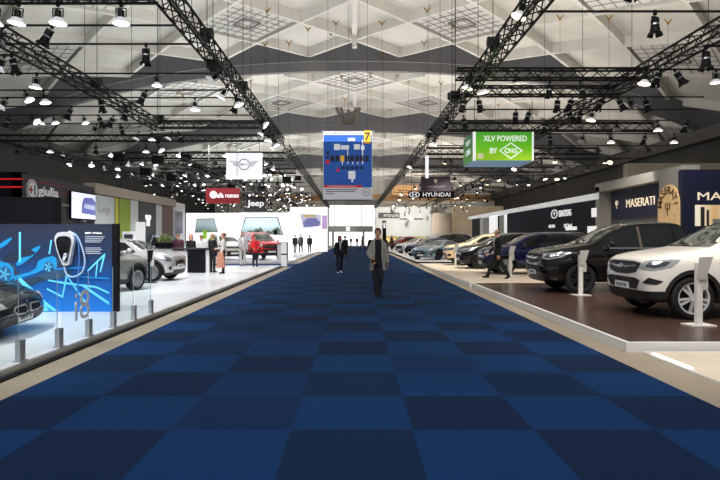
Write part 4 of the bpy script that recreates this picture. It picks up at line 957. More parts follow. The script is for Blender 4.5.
wallpiece('white_wall_panel', 155.7, 162, .1, zs(3.08), M['offwhite'], 'white wall panel between the charcoal panel and the brown wood')
wallpiece('wood_wall_panel', 162.1, 173, .1, zs(3.08), M['brown'], 'brown wooden wall panel at the end of the beige fascia')
wallpiece('white_wall_panel', 173.1, 185, .1, zs(3.35), M['white'], 'white end wall with a dark picture beyond the brown wood', th=.3)
t = thing('wall_picture', 'dark blue framed picture on the white end wall', 'picture', (XW+.01, along(178.5), 0))
boxo('frame', (0, .04, along(174.5)-along(178.5), along(182)-along(178.5), zs(1.75), zs(2.95)), M['silver'], t); boxo('print', (.04, .045, along(174.9)-along(178.5), along(181.6)-along(178.5), zs(1.8), zs(2.9)), grad_mat('dark_print', [(0, (30, 34, 60)), (.5, (120, 124, 150)), (1, (36, 36, 56))], 'Z', 1.8, 2.9, .4), t)
# totems and small things before these walls
t = thing('info_totem', 'white information totem standing before the charcoal wall panel', 'totem', (P(140.5, 0, 21.8).x, 21.8, .1))
hz = PZ(222, 21.8)-.1
boxo('panel', (-.16, .17, -.06, .06, 0.02, hz), M['white'], t); boxo('foot', (-.22, .22, -.16, .16, 0, .02), M['silver'], t); boxo('blue_print', (-.12, .12, -.065, -.06, hz-1.0, hz-.75), mat('print_aqua', (150, 214, 214), .4), t)
t = thing('white_booth_screen', 'white box with a dark grey screen between the column and the totem', 'display box', (PX(128.5, 22.4), 22.4, .1))
boxo('housing', (-.24, .24, 0, .3, 0, PZ(231.5, 22.4)-.1), M['white'], t); boxo('screen', (-.17, .17, -.01, 0, .95, PZ(233, 22.4)-.15), M['charcoal'], t)
t = thing('reception_counter', 'white and black reception counter with dark top', 'counter', (-6.5, 23.7, .1))
boxo('black_front', (-.45, .28, 0, .75, 0, .98), M['blackpanel'], t); boxo('white_side', (-2.2, -.45, .12, .75, 0, .90), M['white'], t); boxo('white_end', (.28, .42, .1, .75, 0, .95), M['white'], t); boxo('countertop', (-2.3, .45, -.04, .8, .98, 1.03), M['charcoal'], t)
t = thing('potted_plant', 'spiky green plant in a black trough on the counter', 'plant', (-8.05, 24.1, 1.13))
MB().loft([[(x*.32, y*.16, 0) for x, y in ((-1,-1),(1,-1),(1,1),(-1,1))], [(x*.36, y*.19, .22) for x, y in ((-1,-1),(1,-1),(1,1),(-1,1))]]).build('trough', M['blackpanel'], t)
mb = MB()
for k in range(60):
    a = random.uniform(0, 2*PI); l = random.uniform(.22, .5); sp = random.uniform(.05, .28); bx = random.uniform(-.25, .25); b = Vector((bx, random.uniform(-.1, .1), .2)); tp = b+Vector((math.cos(a)*sp, math.sin(a)*sp*.6, l)); md_ = (b+tp)/2+Vector((0, 0, .04)); s = Vector((-math.sin(a), math.cos(a), 0))*.022
    mb.bm.faces.new([mb.bm.verts.new(v) for v in (b-s*.6, b+s*.6, md_+s, tp, md_-s)])
mb.build('leaves', mat('leaf', (92, 104, 48), .6, noise=.3, scale=14), t, recalc=False)
def info_stand(loc, rz, label, col='pillar', h=1.15):
    t = thing('info_stand', label, 'information stand', loc, rz)
    boxo('base_plate', (-.20, .20, -.16, .16, 0, .018), M[col], t); boxo('post', (-.05, .05, -.03, .03, .018, h), M[col], t)
    mb = MB(); mb.loft([[(-.05, -.06, h-.26), (.07, -.075, h-.26), (.07, -.06, h-.26), (-.05, -.045, h-.26)], [(-.06, -.11, h+.10), (.15, -.14, h+.11), (.15, -.125, h+.11), (-.06, -.095, h+.10)]]); boxo('leaflet_holder', (.03, .13, -.05, .02, h-.42, h-.2), M['panelgrey'], t); 
    p = mb.build('tilted_sheet', M['panelgrey'] if col == 'pillar' else M[col], t)
    return t
info_stand((PX(698.5, 9.2), 9.2, Zr), .1, 'white information stand before the wheel of the white SUV', h=1.0)
info_stand((PX(580.5, 14.05), 14.05, Zr), .1, 'white information stand before the wheel of the black pickup', h=1.0)
info_stand((PX(510.5, 21.3), 21.3, Zr), .1, 'white information stand before the wheel of the navy compact SUV', h=1.0)
info_stand((PX(455.5, 29.0), 29.0, Zr), .1, 'white information stand before the wheel of the cream car', h=1.0)
info_stand((PX(151.5, 18.6), 18.45, Zl), .1, 'dark information stand before the wheel of the silver white small car', 'blackpanel', .95)
t = thing('bollard_totem', 'short white pillar with a dark band at the corner of the left platform', 'pillar', (PX(285, 31.2)-.05, 31.2, .006))
boxo('shaft', (-.15, .15, -.15, .15, 0, 1.3), mat('bollard_white', (232, 232, 232), .45, em=.25), t); boxo('band', (-.155, .155, -.155, .155, .62, .7), M['charcoal'], t); boxo('cap', (-.165, .165, -.165, .165, 1.3, 1.34), M['white'], t)  # shaft emits a little, replacing the light its front lacks
# ------------------------------------------------------------------ right stands: long dark wall, portal, navy wall
XR = 11.0
def ry(px): return XR*F/(px-CX)
def rz_(px, py): return PZ(py, ry(px))
t = thing('dark_stand_wall', 'long dark stand wall with a glowing white top fascia and small white lettering', 'stand wall', (XR, ry(599), 0))
Y0 = ry(599); B = lambda px: ry(px)-Y0
boxo('wall_panel', (.0, .3, .0, B(507), .143, 3.30), mat('slate_wall', (40, 44, 56), .7, noise=.05, spec=.15), t)
boxo('top_fascia', (-.25, .3, .0, B(471), 3.30, 3.55), mat('lit_fascia', (235, 238, 238), .4, em=.35), t)
boxo('far_panel', (.0, .3, B(480), B(472), .143, 3.30), M['blackpanel'], t)
for a, b, m_ in ((483, 480, 'white'), (489, 483.2, 'lightgrey'), (497.5, 489.2, 'text_white'), (499, 497.6, 'blackpanel'), (504, 499.2, 'lightgrey'), (507, 504.2, 'text_white')):
    boxo('tall_panel', (.0, .3, B(a), B(b), .143, 3.25), M[m_], t)
def wtext(s, px, py, h, w, m_, par, y0, x=-.012, bold=.004): 
    y = ry(px); return text(s, (x, y-y0, PZ(py, y)), FACE_LEFT, m_, par, h, w, bold, .02)
wtext('SSANGYONG', 565, 213, .34, 1.75, M['text_white'], t, Y0)
y = ry(554.5); mb = MB(); mb.lathe([(.20, -.02), (.25, -.02), (.25, 0), (.20, 0)], 24, 'X', closed=True); o = mb.build('emblem_ring', M['text_white'], t); o.location = (-.005, y-Y0, PZ(214, y)); o.scale = (1, 2, 1)
mb = MB(); mb.prism([(-.16,.08),(-.05,-.02),(0,-.10),(.05,-.02),(.16,.08),(.04,.05),(0,.14),(-.04,.05)], lambda u, v, w: Vector((-w, -u, v)), .02); o = mb.build('emblem_wings', M['text_white'], t); o.location = (-.005, y-Y0, PZ(214, y))
wtext('REXTON', 552, 226.3, .17, .95, M['text_white'], t, Y0); wtext('XLV Tivoli', 568, 225.6, .19, 1.1, M['text_white'], t, Y0)
boxo('light_panel', (-.03, 0, ry(577)-Y0, ry(566)-Y0, 1.95, 2.12), M['text_white'], t)
for p0, p1, q0, q1 in ((598, 592, 208, 217), (598, 588, 226, 233)):
    boxo('light_panel', (-.03, 0, ry(p0)-Y0+.1, ry(p1)-Y0, PZ(q1, ry(595)), PZ(q0, ry(595))), M['text_white'], t)
# portal
t = thing('grey_portal', 'pale grey stand portal framing the navy lettered panel', 'portal', (XR, ry(640), 0)); Yp = ry(640); C = lambda px: ry(px)-Yp
zt = PZ(185, ry(600))
boxo('far_jamb', (-.02, .6, C(599.8), C(599.8)+.4, .143, zt-.05), M['lightgrey'], t)
boxo('top_fascia', (-.02, .6, C(682), C(599.8)+.4, zt-.30, zt+.08), M['lightgrey'], t)
boxo('back_wall', (.5, .6, C(682), C(599.8), .143, zt-.3), M['grey'], t)
XB = 11.42
def yb_(px): return XB*F/(px-CX)
t2 = thing('navy_sign_panel', 'navy panel with a trident and cream lettering inside the grey portal', 'sign', (XB, yb_(636), 0)); Ys = yb_(636)
boxo('board', (0, .06, yb_(658)-Ys, yb_(612)-Ys, PZ(217, yb_(636)), PZ(186.0, yb_(636))), M['navy'], t2)
text('MASERATI', (-.012, yb_(640)-Ys, PZ(202, yb_(640))), FACE_LEFT, M['text_gold'], t2, .34, yb_(624.5)-yb_(652.5), 0, .02)
def trident(loc, s, rot, par, m_):
    mb = MB()
    for q in ([(-.03,-.5),(.03,-.5),(.03,.3),(.07,.3),(0,.5),(-.07,.3),(-.03,.3)], [(-.05,-.12),(-.3,.0),(-.3,.22),(-.36,.22),(-.26,.44),(-.18,.22),(-.22,.22),(-.22,.05),(-.05,-.04)], [(.05,-.12),(.3,.0),(.3,.22),(.36,.22),(.26,.44),(.18,.22),(.22,.22),(.22,.05),(.05,-.04)]):
        mb.prism([(u*s, v*s) for u, v in q], lambda u, v, w: Vector((u, v, w)), .015)
    o = mb.build('trident', m_, par); o.location = loc; o.rotation_euler = rot
trident((-.012, yb_(617)-Ys, PZ(204.5, yb_(617))), .36, FACE_LEFT, t2, M['text_gold'])
t = thing('stone_column_panel', 'sand coloured panel with a lit stone arch and carved letters left of the navy wall', 'panel', (XR-.02, ry(670), 0)); Yc = ry(670)
ya, yb = ry(682)-Yc, ry(659.5)-Yc
boxo('panel', (0, .45, ya, yb, .143, zt-.3), M['lightgrey'], t)
rw_ = (yb-ya)/2; cy_ = (ya+yb)/2; zc_ = PZ(206, ry(670))
pts = [(cy_+rw_*.96*math.cos(a), zc_+rw_*1.05*math.sin(a)) for a in [PI*k/16 for k in range(17)]]+[(cy_-rw_*.96, .1), (cy_+rw_*.96, .1)]
stn = mat('sandstone', (226, 190, 140), .8, noise=.2, scale=6, bump=.5, em=.25)
MB().prism(pts, lambda u, v, w: Vector((-w, u, v)), .06).build('stone_arch', stn, t)
for k, chh in enumerate('MASERATI'):
    a = .12+(PI-.24)*k/7.; 
    o = text(chh, (-.075, cy_+rw_*.72*math.cos(a), zc_+rw_*.78*math.sin(a)), (PI/2, 0, -PI/2), mat('carved_letter', (122, 90, 56), .8), t, .26, None, .01, .02)
    o.rotation_euler = (Matrix.Rotation(-PI/2, 3, 'Z') @ Matrix.Rotation(PI/2, 3, 'X') @ Matrix.Rotation(PI/2-a, 3, 'Z')).to_euler()
trident((-.075, cy_, zc_-.1), .5, FACE_LEFT, t, mat('carved_letter', (122, 90, 56), .8))
YN = 19.05
t = thing('navy_stand_wall', 'tall navy wall at the right edge with cut off lettering and a bright picture', 'stand wall', (PX(682.5, YN), YN, 0)); x0 = PX(682.5, YN)
boxo('wall_panel', (0, 6, 0, .25, .143, PZ(169.5, YN)), M['navy'], t)
text('MASERATI', (PX(697.5, YN)-x0, -.012, PZ(196.2, YN)), FACE_CAM, M['text_gold'], t, .27, 2.6, 0, .02, align='LEFT')
p = boxo('picture', (PX(695, YN)-x0, PX(760, YN)-x0, -.03, 0, PZ(226, YN), PZ(205, YN)), grad_mat('bright_print', [(0, (250, 240, 220)), (.3, (210, 170, 110)), (.6, (235, 230, 225)), (1, (255, 255, 255))], 'X', PX(695, YN)-x0, PX(760, YN)-x0, .4, .5), t)
for k, (xa, xb, m_) in enumerate(((700, 704, 'charcoal'), (706, 708.5, 'charcoal'), (712, 735, 'lightgrey'))):
    boxo('picture_shape', (PX(xa, YN)-x0, PX(xb, YN)-x0, -.034, -.03, PZ(226, YN), PZ((207, 210, 219)[k], YN)), M[m_], p)
c = boxo('gallery_gable', (11.5, 18, 24, 24.4, 3.9, 4.7), M['beige']); tag(c, 'beige upper wall showing above the navy wall and the grey portal', 'wall panel')
# far right: white booth block, lockers, beige wall
Yh = 95.
t = thing('white_booth_block', 'big white booth block with a dark sign at the far end right of the opening', 'booth', (PX(375.5, Yh), Yh, .11)); x0 = PX(375.5, Yh)
zt = PZ(207, Yh)-.11
boxo('front_wall', (0, PX(431, Yh)-x0, 0, 3, 1.7, zt), M['offwhite'], t); boxo('lit_niche', (.8, PX(431, Yh)-x0, .8, 3, 0, 1.7), mat('niche_yellow', (226, 200, 120), .6, em=.35), t)
boxo('end_wall', (0, .8, .2, 3, 0, 1.7), M['offwhite'], t)
sg = boxo('sign_board', (PX(378.5, Yh)-x0, PX(399.5, Yh)-x0, -.1, 0, PZ(218.2, Yh)-.11, PZ(212.8, Yh)-.11), M['charcoal'], t)
text('HYUNDAI', (PX(391, Yh)-x0, -.12, PZ(215.5, Yh)-.11), FACE_CAM, M['text_plain'], sg, .5, 2.4, .02, .02)
boxo('dark_lettering', (PX(400, Yh)-x0, PX(407, Yh)-x0, -.05, 0, PZ(219.7, Yh)-.11, PZ(218.3, Yh)-.11), M['charcoal'], t); boxo('dark_lettering', (PX(414, Yh)-x0, PX(423, Yh)-x0, -.05, 0, PZ(219.7, Yh)-.11, PZ(218.3, Yh)-.11), M['charcoal'], t)
boxo('white_square', (PX(408.5, Yh)-x0, PX(413, Yh)-x0, -.05, 0, PZ(220, Yh)-.11, PZ(217, Yh)-.11), M['text_white'], t)
t = thing('black_totem', 'slim black totem with a small white sign beside the grey coat man', 'totem', (PX(384.3, 70), 70, .11)); 
boxo('tower', (-.22, .22, -.15, .15, 0, PZ(220.8, 70)-.11), M['blackpanel'], t); boxo('sign_square', (-.12, .12, -.16, -.15, PZ(228, 70)-.11, PZ(222.5, 70)-.11), M['text_white'], t)
c = boxo('locker_wall', (PX(431.5, 90), PX(452, 90), 90, 90.6, .1, PZ(213, 90)), plank_mat('locker', (176, 162, 146), (168, 154, 138), .5, 3.2, .8)); tag(c, 'beige panelled locker wall beyond the white booth', 'wall panel')
c = boxo('sand_wall', (PX(452.5, 92), 24, 92, 92.5, .1, PZ(206, 92)), mat('sand_wall', (214, 192, 164), .6, noise=.15, scale=.8, em=.15)); tag(c, 'sand coloured wall behind the lockers, reaching behind the dark stand wall', 'wall panel')
c = boxo('white_counter', (PX(430, 58), PX(470, 58), 57.5, 58.5, .11, 1.9), M['white']); tag(c, 'white low partition behind the back row of cars on the right', 'partition')
c = boxo('wood_box', (PX(392, 98), PX(418, 98), 98, 101, PZ(195, 98), PZ(185, 98)), M['wood']); tag(c, 'raised wooden clad box below the hall roof left of the black letter sign', 'booth'); 
# ------------------------------------------------------------------ far left stands
def white_wall(px0, px1, Y, py, label, m_='white', z=.12):
    t = thing('white_graphic_wall', label, 'display wall', (PX(px0, Y), Y, z)); w = PX(px1, Y)-PX(px0, Y)
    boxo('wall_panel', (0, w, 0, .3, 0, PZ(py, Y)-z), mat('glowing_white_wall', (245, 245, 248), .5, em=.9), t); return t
def wind(t, x0, Y, pts, z=.12, nm='windscreen_picture'):
    q = [(PX(a, Y)-x0, PZ(b, Y)-z) for a, b in pts]; zs = [v for _, v in q]
    cxm = sum(u for u, v in q)/len(q); czm = sum(zs)/len(zs)
    MB().prism([(cxm+(u-cxm)*1.06, czm+(v-czm)*1.1) for u, v in q], lambda u, v, w: Vector((u, -w, v)), .02).build('picture_frame', M['grey'], t)
    MB().prism(q, lambda u, v, w: Vector((u, -.022-w, v)), .01).build(nm, grad_mat('sky_glass', [(0, (120, 136, 126)), (.3, (150, 176, 178)), (.55, (186, 208, 214)), (1, (198, 214, 220))], 'Z', min(zs), max(zs), .3, .45), t)
    return q
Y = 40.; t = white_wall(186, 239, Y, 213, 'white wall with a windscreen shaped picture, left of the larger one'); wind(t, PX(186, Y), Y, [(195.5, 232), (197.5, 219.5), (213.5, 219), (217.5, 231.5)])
MB().prism([(PX(a, Y)-PX(186, Y), PZ(b, Y)-.12) for a, b in ((203, 239), (203, 230), (207, 230.5), (207, 239))], lambda u, v, w: Vector((u, -.04-w, v)), .01).build('lime_mark', mat('lime_mark', (160, 220, 60), .5, em=.3), t)
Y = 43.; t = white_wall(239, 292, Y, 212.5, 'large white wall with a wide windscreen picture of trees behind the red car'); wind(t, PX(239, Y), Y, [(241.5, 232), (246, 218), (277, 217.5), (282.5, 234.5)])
for a, b, h in ((250, 233, 3), (256, 233.5, 5), (260, 234, 7), (268, 234, 3.5), (274, 234.4, 6), (277, 234.6, 8)):
    x = PX(a, Y)-PX(239, Y); z0_ = PZ(b, Y)-.12; hh = h*Y/F
    MB().prism([(x-.22, z0_), (x+.22, z0_), (x+.26, z0_+hh*.5), (x+.05, z0_+hh), (x-.2, z0_+hh*.6)], lambda u, v, w: Vector((u, -.036-w, v)), .006).build('tree_picture', mat('tree_print', (84, 100, 88), .6), t)
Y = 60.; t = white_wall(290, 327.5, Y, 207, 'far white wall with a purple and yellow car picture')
x0 = PX(290, Y); q = [(PX(a, Y)-x0, PZ(b, Y)-.12) for a, b in ((300, 214), (321, 214.5), (321, 226), (303, 228.5))]
p = MB().prism(q, lambda u, v, w: Vector((u, -w, v)), .03).build('car_picture', mat('picture_pale', (206, 206, 232), .4, em=.5), t)
MB().prism([(PX(a, Y)-x0, PZ(b, Y)-.12) for a, b in ((303, 222), (308, 218), (316, 218), (320, 222), (319, 226), (304, 227))], lambda u, v, w: Vector((u, -.032-w, v)), .01).build('picture_car', mat('picture_violet', (140, 140, 206), .4, em=.3), p)
MB().prism([(PX(a, Y)-x0, PZ(b, Y)-.12) for a, b in ((303, 214.6), (316, 215), (316, 217), (304, 217))], lambda u, v, w: Vector((u, -.032-w, v)), .01).build('picture_stripe', mat('picture_yellow', (214, 190, 120), .4, em=.3), p)
boxo('purple_picture', (PX(322, Y)-x0, PX(327, Y)-x0, -.03, 0, PZ(229, Y)-.12, PZ(215.5, Y)-.12), mat('picture_purple', (204, 170, 222), .4, em=.5), t)
c = boxo('white_desk', (PX(310, 62), PX(318, 62), 61.6, 62.4, .12, 1.1), M['white']); tag(c, 'white desk beyond the three dark dressed visitors', 'desk')
c = boxo('orange_white_table', (PX(278, 35.6), PX(287.5, 35.6), 35.3, 36.1, .12, 1.2), M['white']); c2 = boxo('orange_top', (PX(278, 35.6)-.02, PX(287.5, 35.6)+.02, 35.28, 36.12, 1.2, 1.27), mat('orange_sheet', (226, 96, 50), .5), c); tag(c, 'white high table with an orange top right of the red car', 'table')

# ------------------------------------------------------------------ hanging signs
def hang(t, xs, z, ztop, y=0.): 
    for x in xs: MB().cyl((x, y, z), (x, y, ztop), .012, .012, 5).build('suspension_wire', M['wire'], t)
YB_ = 34.; p0, p1 = P(323, 199.5, YB_), P(372.3, 131.5, YB_)
t = thing('hanging_banner', 'blue hanging banner with a hall plan, white pictograms and a yellow number 7', 'banner', ((p0.x+p1.x)/2, YB_, p0.z))
w2, hh = (p1.x-p0.x)/2, p1.z-p0.z
boxo('sheet', (-w2, w2, 0, .05, 0, hh), mat('banner_sheet', (206, 208, 216), .6, em=.25), t)  # banner colours emit a little in place of light on its front
U = lambda px: PX(px, YB_)-(p0.x+p1.x)/2
V = lambda py: PZ(py, YB_)-p0.z
def patch(px0, px1, py0, py1, m_, nm, d=.016, par=None): return boxo(nm, (U(px0), U(px1), -d, -d+.006, V(py1), V(py0)), m_, par or t)
bl = mat('banner_blue', (34, 88, 176), .6, em=.25)
patch(323.6, 371.8, 135, 187.4, bl, 'blue_field', .008)
text('BRUSSELS MOTOR SHOW', (U(348), -.006, V(133.2)), FACE_CAM, M['dark_text'], t, .1, 1.7, 0, .003)
yl = patch(364, 370.6, 130.5, 143.5, mat('banner_yellow', (236, 176, 40), .5, em=.25), 'yellow_tab', .024); text('7', (U(367.4), -.028, V(136.8)), FACE_CAM, M['dark_text'], yl, .5, None, .02, .004)
wp = mat('banner_white', (226, 230, 238), .6, em=.3); 
for q in ((348, 355, 138, 141), (334, 340, 144, 150), (340.6, 349, 145.3, 149.6), (354, 360, 144.2, 149.5), (361, 364.5, 145.5, 150), (362, 363.2, 140, 164), (347.2, 348.2, 150, 164), (348.3, 355.3, 171, 179), (351.3, 353.2, 179, 182.2), (342, 343, 161.5, 164.5), (352.2, 353.2, 161.5, 164.5), (357.2, 358.2, 161.5, 164.5)): patch(*q, wp, 'plan_block')
dkp = mat('plan_dark', (40, 46, 70), .6)
for k in range(8): patch(330.5+4.9*k, 334.4+4.9*k, 155.5, 161.5, dkp if k != 2 else mat('banner_yellow', (236, 176, 40), .5, em=.25), 'plan_hall')
for k in range(5): patch(341.5+4.6*k, 344.6+4.6*k, 166.5, 169.4, dkp, 'plan_hall')
for q in ((325.8, 329.2, 151.5, 154.6), (325.8, 329.2, 156.5, 158.6)): patch(*q, dkp, 'plan_mark')
rdm = mat('banner_red', (206, 36, 44), .6, em=.2)
patch(325.6, 329.6, 160, 164, rdm, 'plan_mark'); MB().prism([(U(336), V(171.5)), (U(340), V(171.5)), (U(338), V(166.8))], lambda u, v, w: Vector((u, -.016+w, v)), .004).build('plan_triangle', rdm, t)
patch(323.6, 362, 185.2, 187.6, rdm, 'red_strip', .018); text('NO SMOKING IN THE HALLS', (U(342), -.022, V(186.4)), FACE_CAM, wp, t, .07, 1.7, 0, .003)
for k, (yy, e_) in enumerate(((189.6, 357), (191.6, 355), (193.6, 334))): patch(325.5, e_, yy-.35, yy+.35, M['dark_text'], 'text_line')
mb = MB(); mb.lathe([(.20, 0), (.225, 0), (.225, .01), (.20, .01)], 24, 'Y', closed=True); o = mb.build('round_stamp', M['dark_text'], t); o.location = (U(366.5), -.012, V(191.8)); text('febiac', (U(366.5), -.006, V(191.8)), FACE_CAM, M['dark_text'], t, .1, .28, 0, .003)
MB().capsule((-w2-.1, .025, hh+.03), (w2+.1, .025, hh+.03), .04, .04, 8).build('top_bar', M['steel'], t); MB().capsule((-w2, .025, -.03), (w2, .025, -.03), .035, .035, 8).build('bottom_bar', M['steel'], t)
hang(t, (-w2*.8, w2*.8), hh, zarch(0, 16)-p0.z+.4)
t = thing('loudspeaker_cluster', 'fan of five dull beige tube loudspeakers hanging above the blue banner', 'loudspeakers', P(348.5, 124, 38))
for k, (a, b) in enumerate(((-.78, -.28), (-.5, -.12), (0, 0), (.5, .12), (.74, .30))):
    p_ = Vector((b, .0, 0)); q_ = Vector((a, -.1, 1.02 if k != 2 else .9)); MB().cyl(p_, q_, .085, .105, 10).cyl(q_, q_+(q_-p_)*.04, .12, .12, 10).build('tube', mat('speaker_beige', (92, 84, 74), .6, noise=.1), t, True)
boxo('hub', (-.35, .35, -.12, .12, -.1, .06), M['charcoal'], t); hang(t, (0,), .0, zceil(0, 38)-P(348.5, 124, 38).z+.5)
# green box sign
Yg = 20.; x0, x1 = PX(473, Yg), PX(533.5, Yg); za, zb = PZ(160.4, Yg), PZ(132, Yg)
t = thing('green_box_sign', 'bright green hanging box sign with white lettering and a white diamond outline', 'sign', ((x0+x1)/2, Yg, za)); w2 = (x1-x0)/2; hh = zb-za; dp = 1.75
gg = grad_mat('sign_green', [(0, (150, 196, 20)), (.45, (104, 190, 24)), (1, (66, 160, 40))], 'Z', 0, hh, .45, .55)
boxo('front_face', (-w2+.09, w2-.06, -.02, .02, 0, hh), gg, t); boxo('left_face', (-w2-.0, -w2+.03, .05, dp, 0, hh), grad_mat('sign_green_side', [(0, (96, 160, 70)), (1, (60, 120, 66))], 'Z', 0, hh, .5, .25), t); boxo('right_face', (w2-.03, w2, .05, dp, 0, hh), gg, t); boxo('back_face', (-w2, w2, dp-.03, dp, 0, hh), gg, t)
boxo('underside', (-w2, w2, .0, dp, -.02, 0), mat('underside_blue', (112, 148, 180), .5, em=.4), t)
for a, b in ((-w2, -w2+.09), (w2-.06, w2)): boxo('corner_post', (a, b, -.03, .05, -.01, hh), M['text_white'], t)
text('XLV POWERED', (.06, -.03, hh*.77), FACE_CAM, M['text_white'], t, .20, 1.52, .008, .01); text('BY', (-w2+.72, -.03, hh*.34), FACE_CAM, M['text_white'], t, .19, .26, .02, .01)
dm = lambda s: [(.26-.42*s, hh*.34), (.26, hh*.34+.29*s), (.26+.42*s, hh*.34), (.26, hh*.34-.29*s)]
mb = MB(); o_, i_ = dm(1), dm(.86)
for k in range(4):
    kk = (k+1) % 4; mb.prism([o_[k], o_[kk], i_[kk], i_[k]], lambda u, v, w: Vector((u, -.022-w, v)), .01)
mb.build('diamond', M['text_white'], t); text('CNG', (.26, -.03, hh*.34), FACE_CAM, M['text_white'], t, .17, .44, .02, .01)
boxo('corner_badge', (-w2+.16, -w2+.36, -.03, -.02, .07, .24), mat('badge_cream', (236, 240, 190), .5, em=.3), t)
text('CNG', (-w2-.006, dp*.5, hh*.4), FACE_LEFT, M['text_white'], t, .2, .8, .02, .006); text('XLV', (-w2-.006, dp*.5, hh*.75), FACE_LEFT, M['text_white'], t, .16, .8, .02, .006)
hang(t, (-w2+.05, w2-.05), hh, 6.4-za, .0); hang(t, (-w2+.05, w2-.05), hh, 6.4-za, dp-.02)
def flat_sign(name, label, px0, px1, py0, py1, Y, m_, ztop=6.3):
    a, b = P(px0, py1, Y), P(px1, py0, Y); t = thing(name, label, 'sign', ((a.x+b.x)/2, Y, a.z)); w2 = (b.x-a.x)/2; h = b.z-a.z
    boxo('board', (-w2, w2, 0, .12, 0, h), m_, t); hang(t, (-w2*.85, w2*.85), h, ztop-a.z, .06); return t, w2, h
t, w2, h = flat_sign('winged_sign', 'white square hanging sign with a faint grey winged round emblem', 226.3, 262, 153, 179, 28, mat('sign_white_lit', (240, 240, 246), .5, em=.8))
gw = mat('emblem_grey', (166, 168, 176), .5)
mb = MB(); mb.lathe([(.24, 0), (.285, 0), (.285, .01), (.24, .01)], 24, 'Y', closed=True); o = mb.build('emblem_ring', gw, t); o.location = (.0, -.012, h*.56)
for s in (-1, 1):
    for k in range(3): MB().prism([(s*.3, h*.56+.13-.09*k), (s*(.70-.09*k), h*.56+.16-.10*k), (s*(.68-.09*k), h*.56+.12-.10*k), (s*.3, h*.56+.09-.09*k)], lambda u, v, w: Vector((u, -.012+w, v)), .008).build('wing_stripe', gw, t)
text('MINI', (0, -.012, h*.56), FACE_CAM, gw, t, .10, .36, .01, .004)
t, w2, h = flat_sign('red_sign', 'dark red hanging sign with a white emblem and script lettering', 206, 239.3, 188, 203.3, 26, mat('sign_red', (150, 40, 48), .5, em=.25))
mb = MB(); mb.lathe([(.0001, 0), (.17, 0), (.17, .01)], 24, 'Y'); o = mb.build('round_emblem', M['text_white'], t); o.location = (-w2+.34, -.012, h*.56); text('alfa romeo', (.24, -.012, h*.52), FACE_CAM, M['text_white'], t, .22, 1.0, .025, .006)
t, w2, h = flat_sign('black_letter_sign', 'charcoal hanging sign with four white letters', 246, 265.3, 196.5, 211.3, 36, M['charcoal']); text('Jeep', (0, -.012, h*.5), FACE_CAM, M['text_white'], t, .50, 1.05, .02, .006)
t, w2, h = flat_sign('purple_sign', 'dark plum hanging sign with a trident and small pale lettering', 421, 450.3, 176.5, 191, 32, mat('sign_plum', (62, 48, 62), .5, em=.1)); text('MASERATI', (.02, -.012, h*.30), FACE_CAM, M['lightgrey'], t, .13, 1.0, 0, .006); trident((.0, -.012, h*.66), .26, FACE_CAM, t, M['text_gold'])
boxo('pale_edge', (-w2-.02, w2+.02, -.01, .0, h, h+.03), M['wood'], t)
t, w2, h = flat_sign('black_letter_sign', 'black wide hanging sign with a slanted oval emblem and white lettering', 408.3, 454, 191.3, 197.8, 33.5, M['blackpanel']); text('HYUNDAI', (.32, -.012, h*.5), FACE_CAM, M['text_white'], t, .24, 1.62, .012, .006)
mb = MB(); mb.lathe([(.15, 0), (.185, 0), (.185, .01), (.15, .01)], 24, 'Y', closed=True); o = mb.build('oval_emblem', M['text_white'], t); o.location = (-w2+.36, -.012, h*.5); o.scale = (1.7, 1, .9); text('H', (-w2+.36, -.012, h*.5), (PI/2, 0, 0), M['text_white'], t, .2, .24, .01, .006)
t, w2, h = flat_sign('white_strip_sign', 'narrow white upright light strip hanging above the plum sign', 425.6, 428.6, 155.5, 178, 31, mat('sign_white_lit', (240, 240, 246), .5, em=.8))
c = boxo('hanging_lightbox', (PX(345.5, 88), PX(380, 88), 88, 88.2, PZ(205.3, 88), PZ(199.8, 88)), M['lightgrey']); tag(c, 'grey beam hanging in front of the far opening below the blue banner', 'beam')
# ------------------------------------------------------------------ rigging: trusses, cross bars, wires, spotlights
def truss(label, a, b, w=.38, name='lighting_truss', step=.34, group=None):
    a, b = Vector(a), Vector(b); d = b-a; L_ = d.length; d.normalize()
    s = Vector((-d.y, d.x, 0)).normalized()*w/2; u = Vector((0, 0, w/2))
    t = thing(name, label, 'truss', a, 0, group); cs = [s+u, -s+u, -s-u, s-u]
    for c in cs: MB().cyl(c, d*L_+c, .034, .034, 6).build('chord', M['darksteel'], t)
    mb = MB(); n = max(2, int(L_/step))
    for i in range(n):
        p, q = d*(L_*i/n), d*(L_*(i+1)/n)
        for k in range(4):
            c0, c1 = cs[k], cs[(k+1) % 4]
            if i % 2: c0, c1 = c1, c0
            mb.cyl(p+c0, q+c1, .017, .017, 4, False)
    mb.build('lattice', M['darksteel'], t); return t
def bar(label, a, b, r=.026, group=None):
    o = MB().cyl(a, b, r, r, 6).build('lighting_bar', M['darksteel']); return tag(o, label, 'lighting bar', group)
ZT = 6.7
truss('black lattice truss running above the left edge of the aisle, nearest length', (-4.0, 11.2, ZT), (-3.95, 30.5, ZT))
truss('black lattice truss above the left aisle edge, far length beyond the winged sign', (-3.9, 32.5, ZT), (-4.3, 95, ZT), .36, step=.7)
truss('black lattice truss running above the right edge of the aisle, nearest length', (3.95, 11.0, ZT), (3.9, 30, ZT))
truss('black lattice truss above the right aisle edge, far length beyond the green sign', (3.85, 31, ZT), (3.4, 95, ZT), .36, step=.7)
truss('left outer black lattice truss slanting down from the left edge of the photo', (-9.0, 13.4, ZT), (-9.0, 26.4, ZT))
truss('right outer black lattice truss slanting down from the right edge of the photo', (9.0, 13.2, ZT), (9.0, 29, ZT))
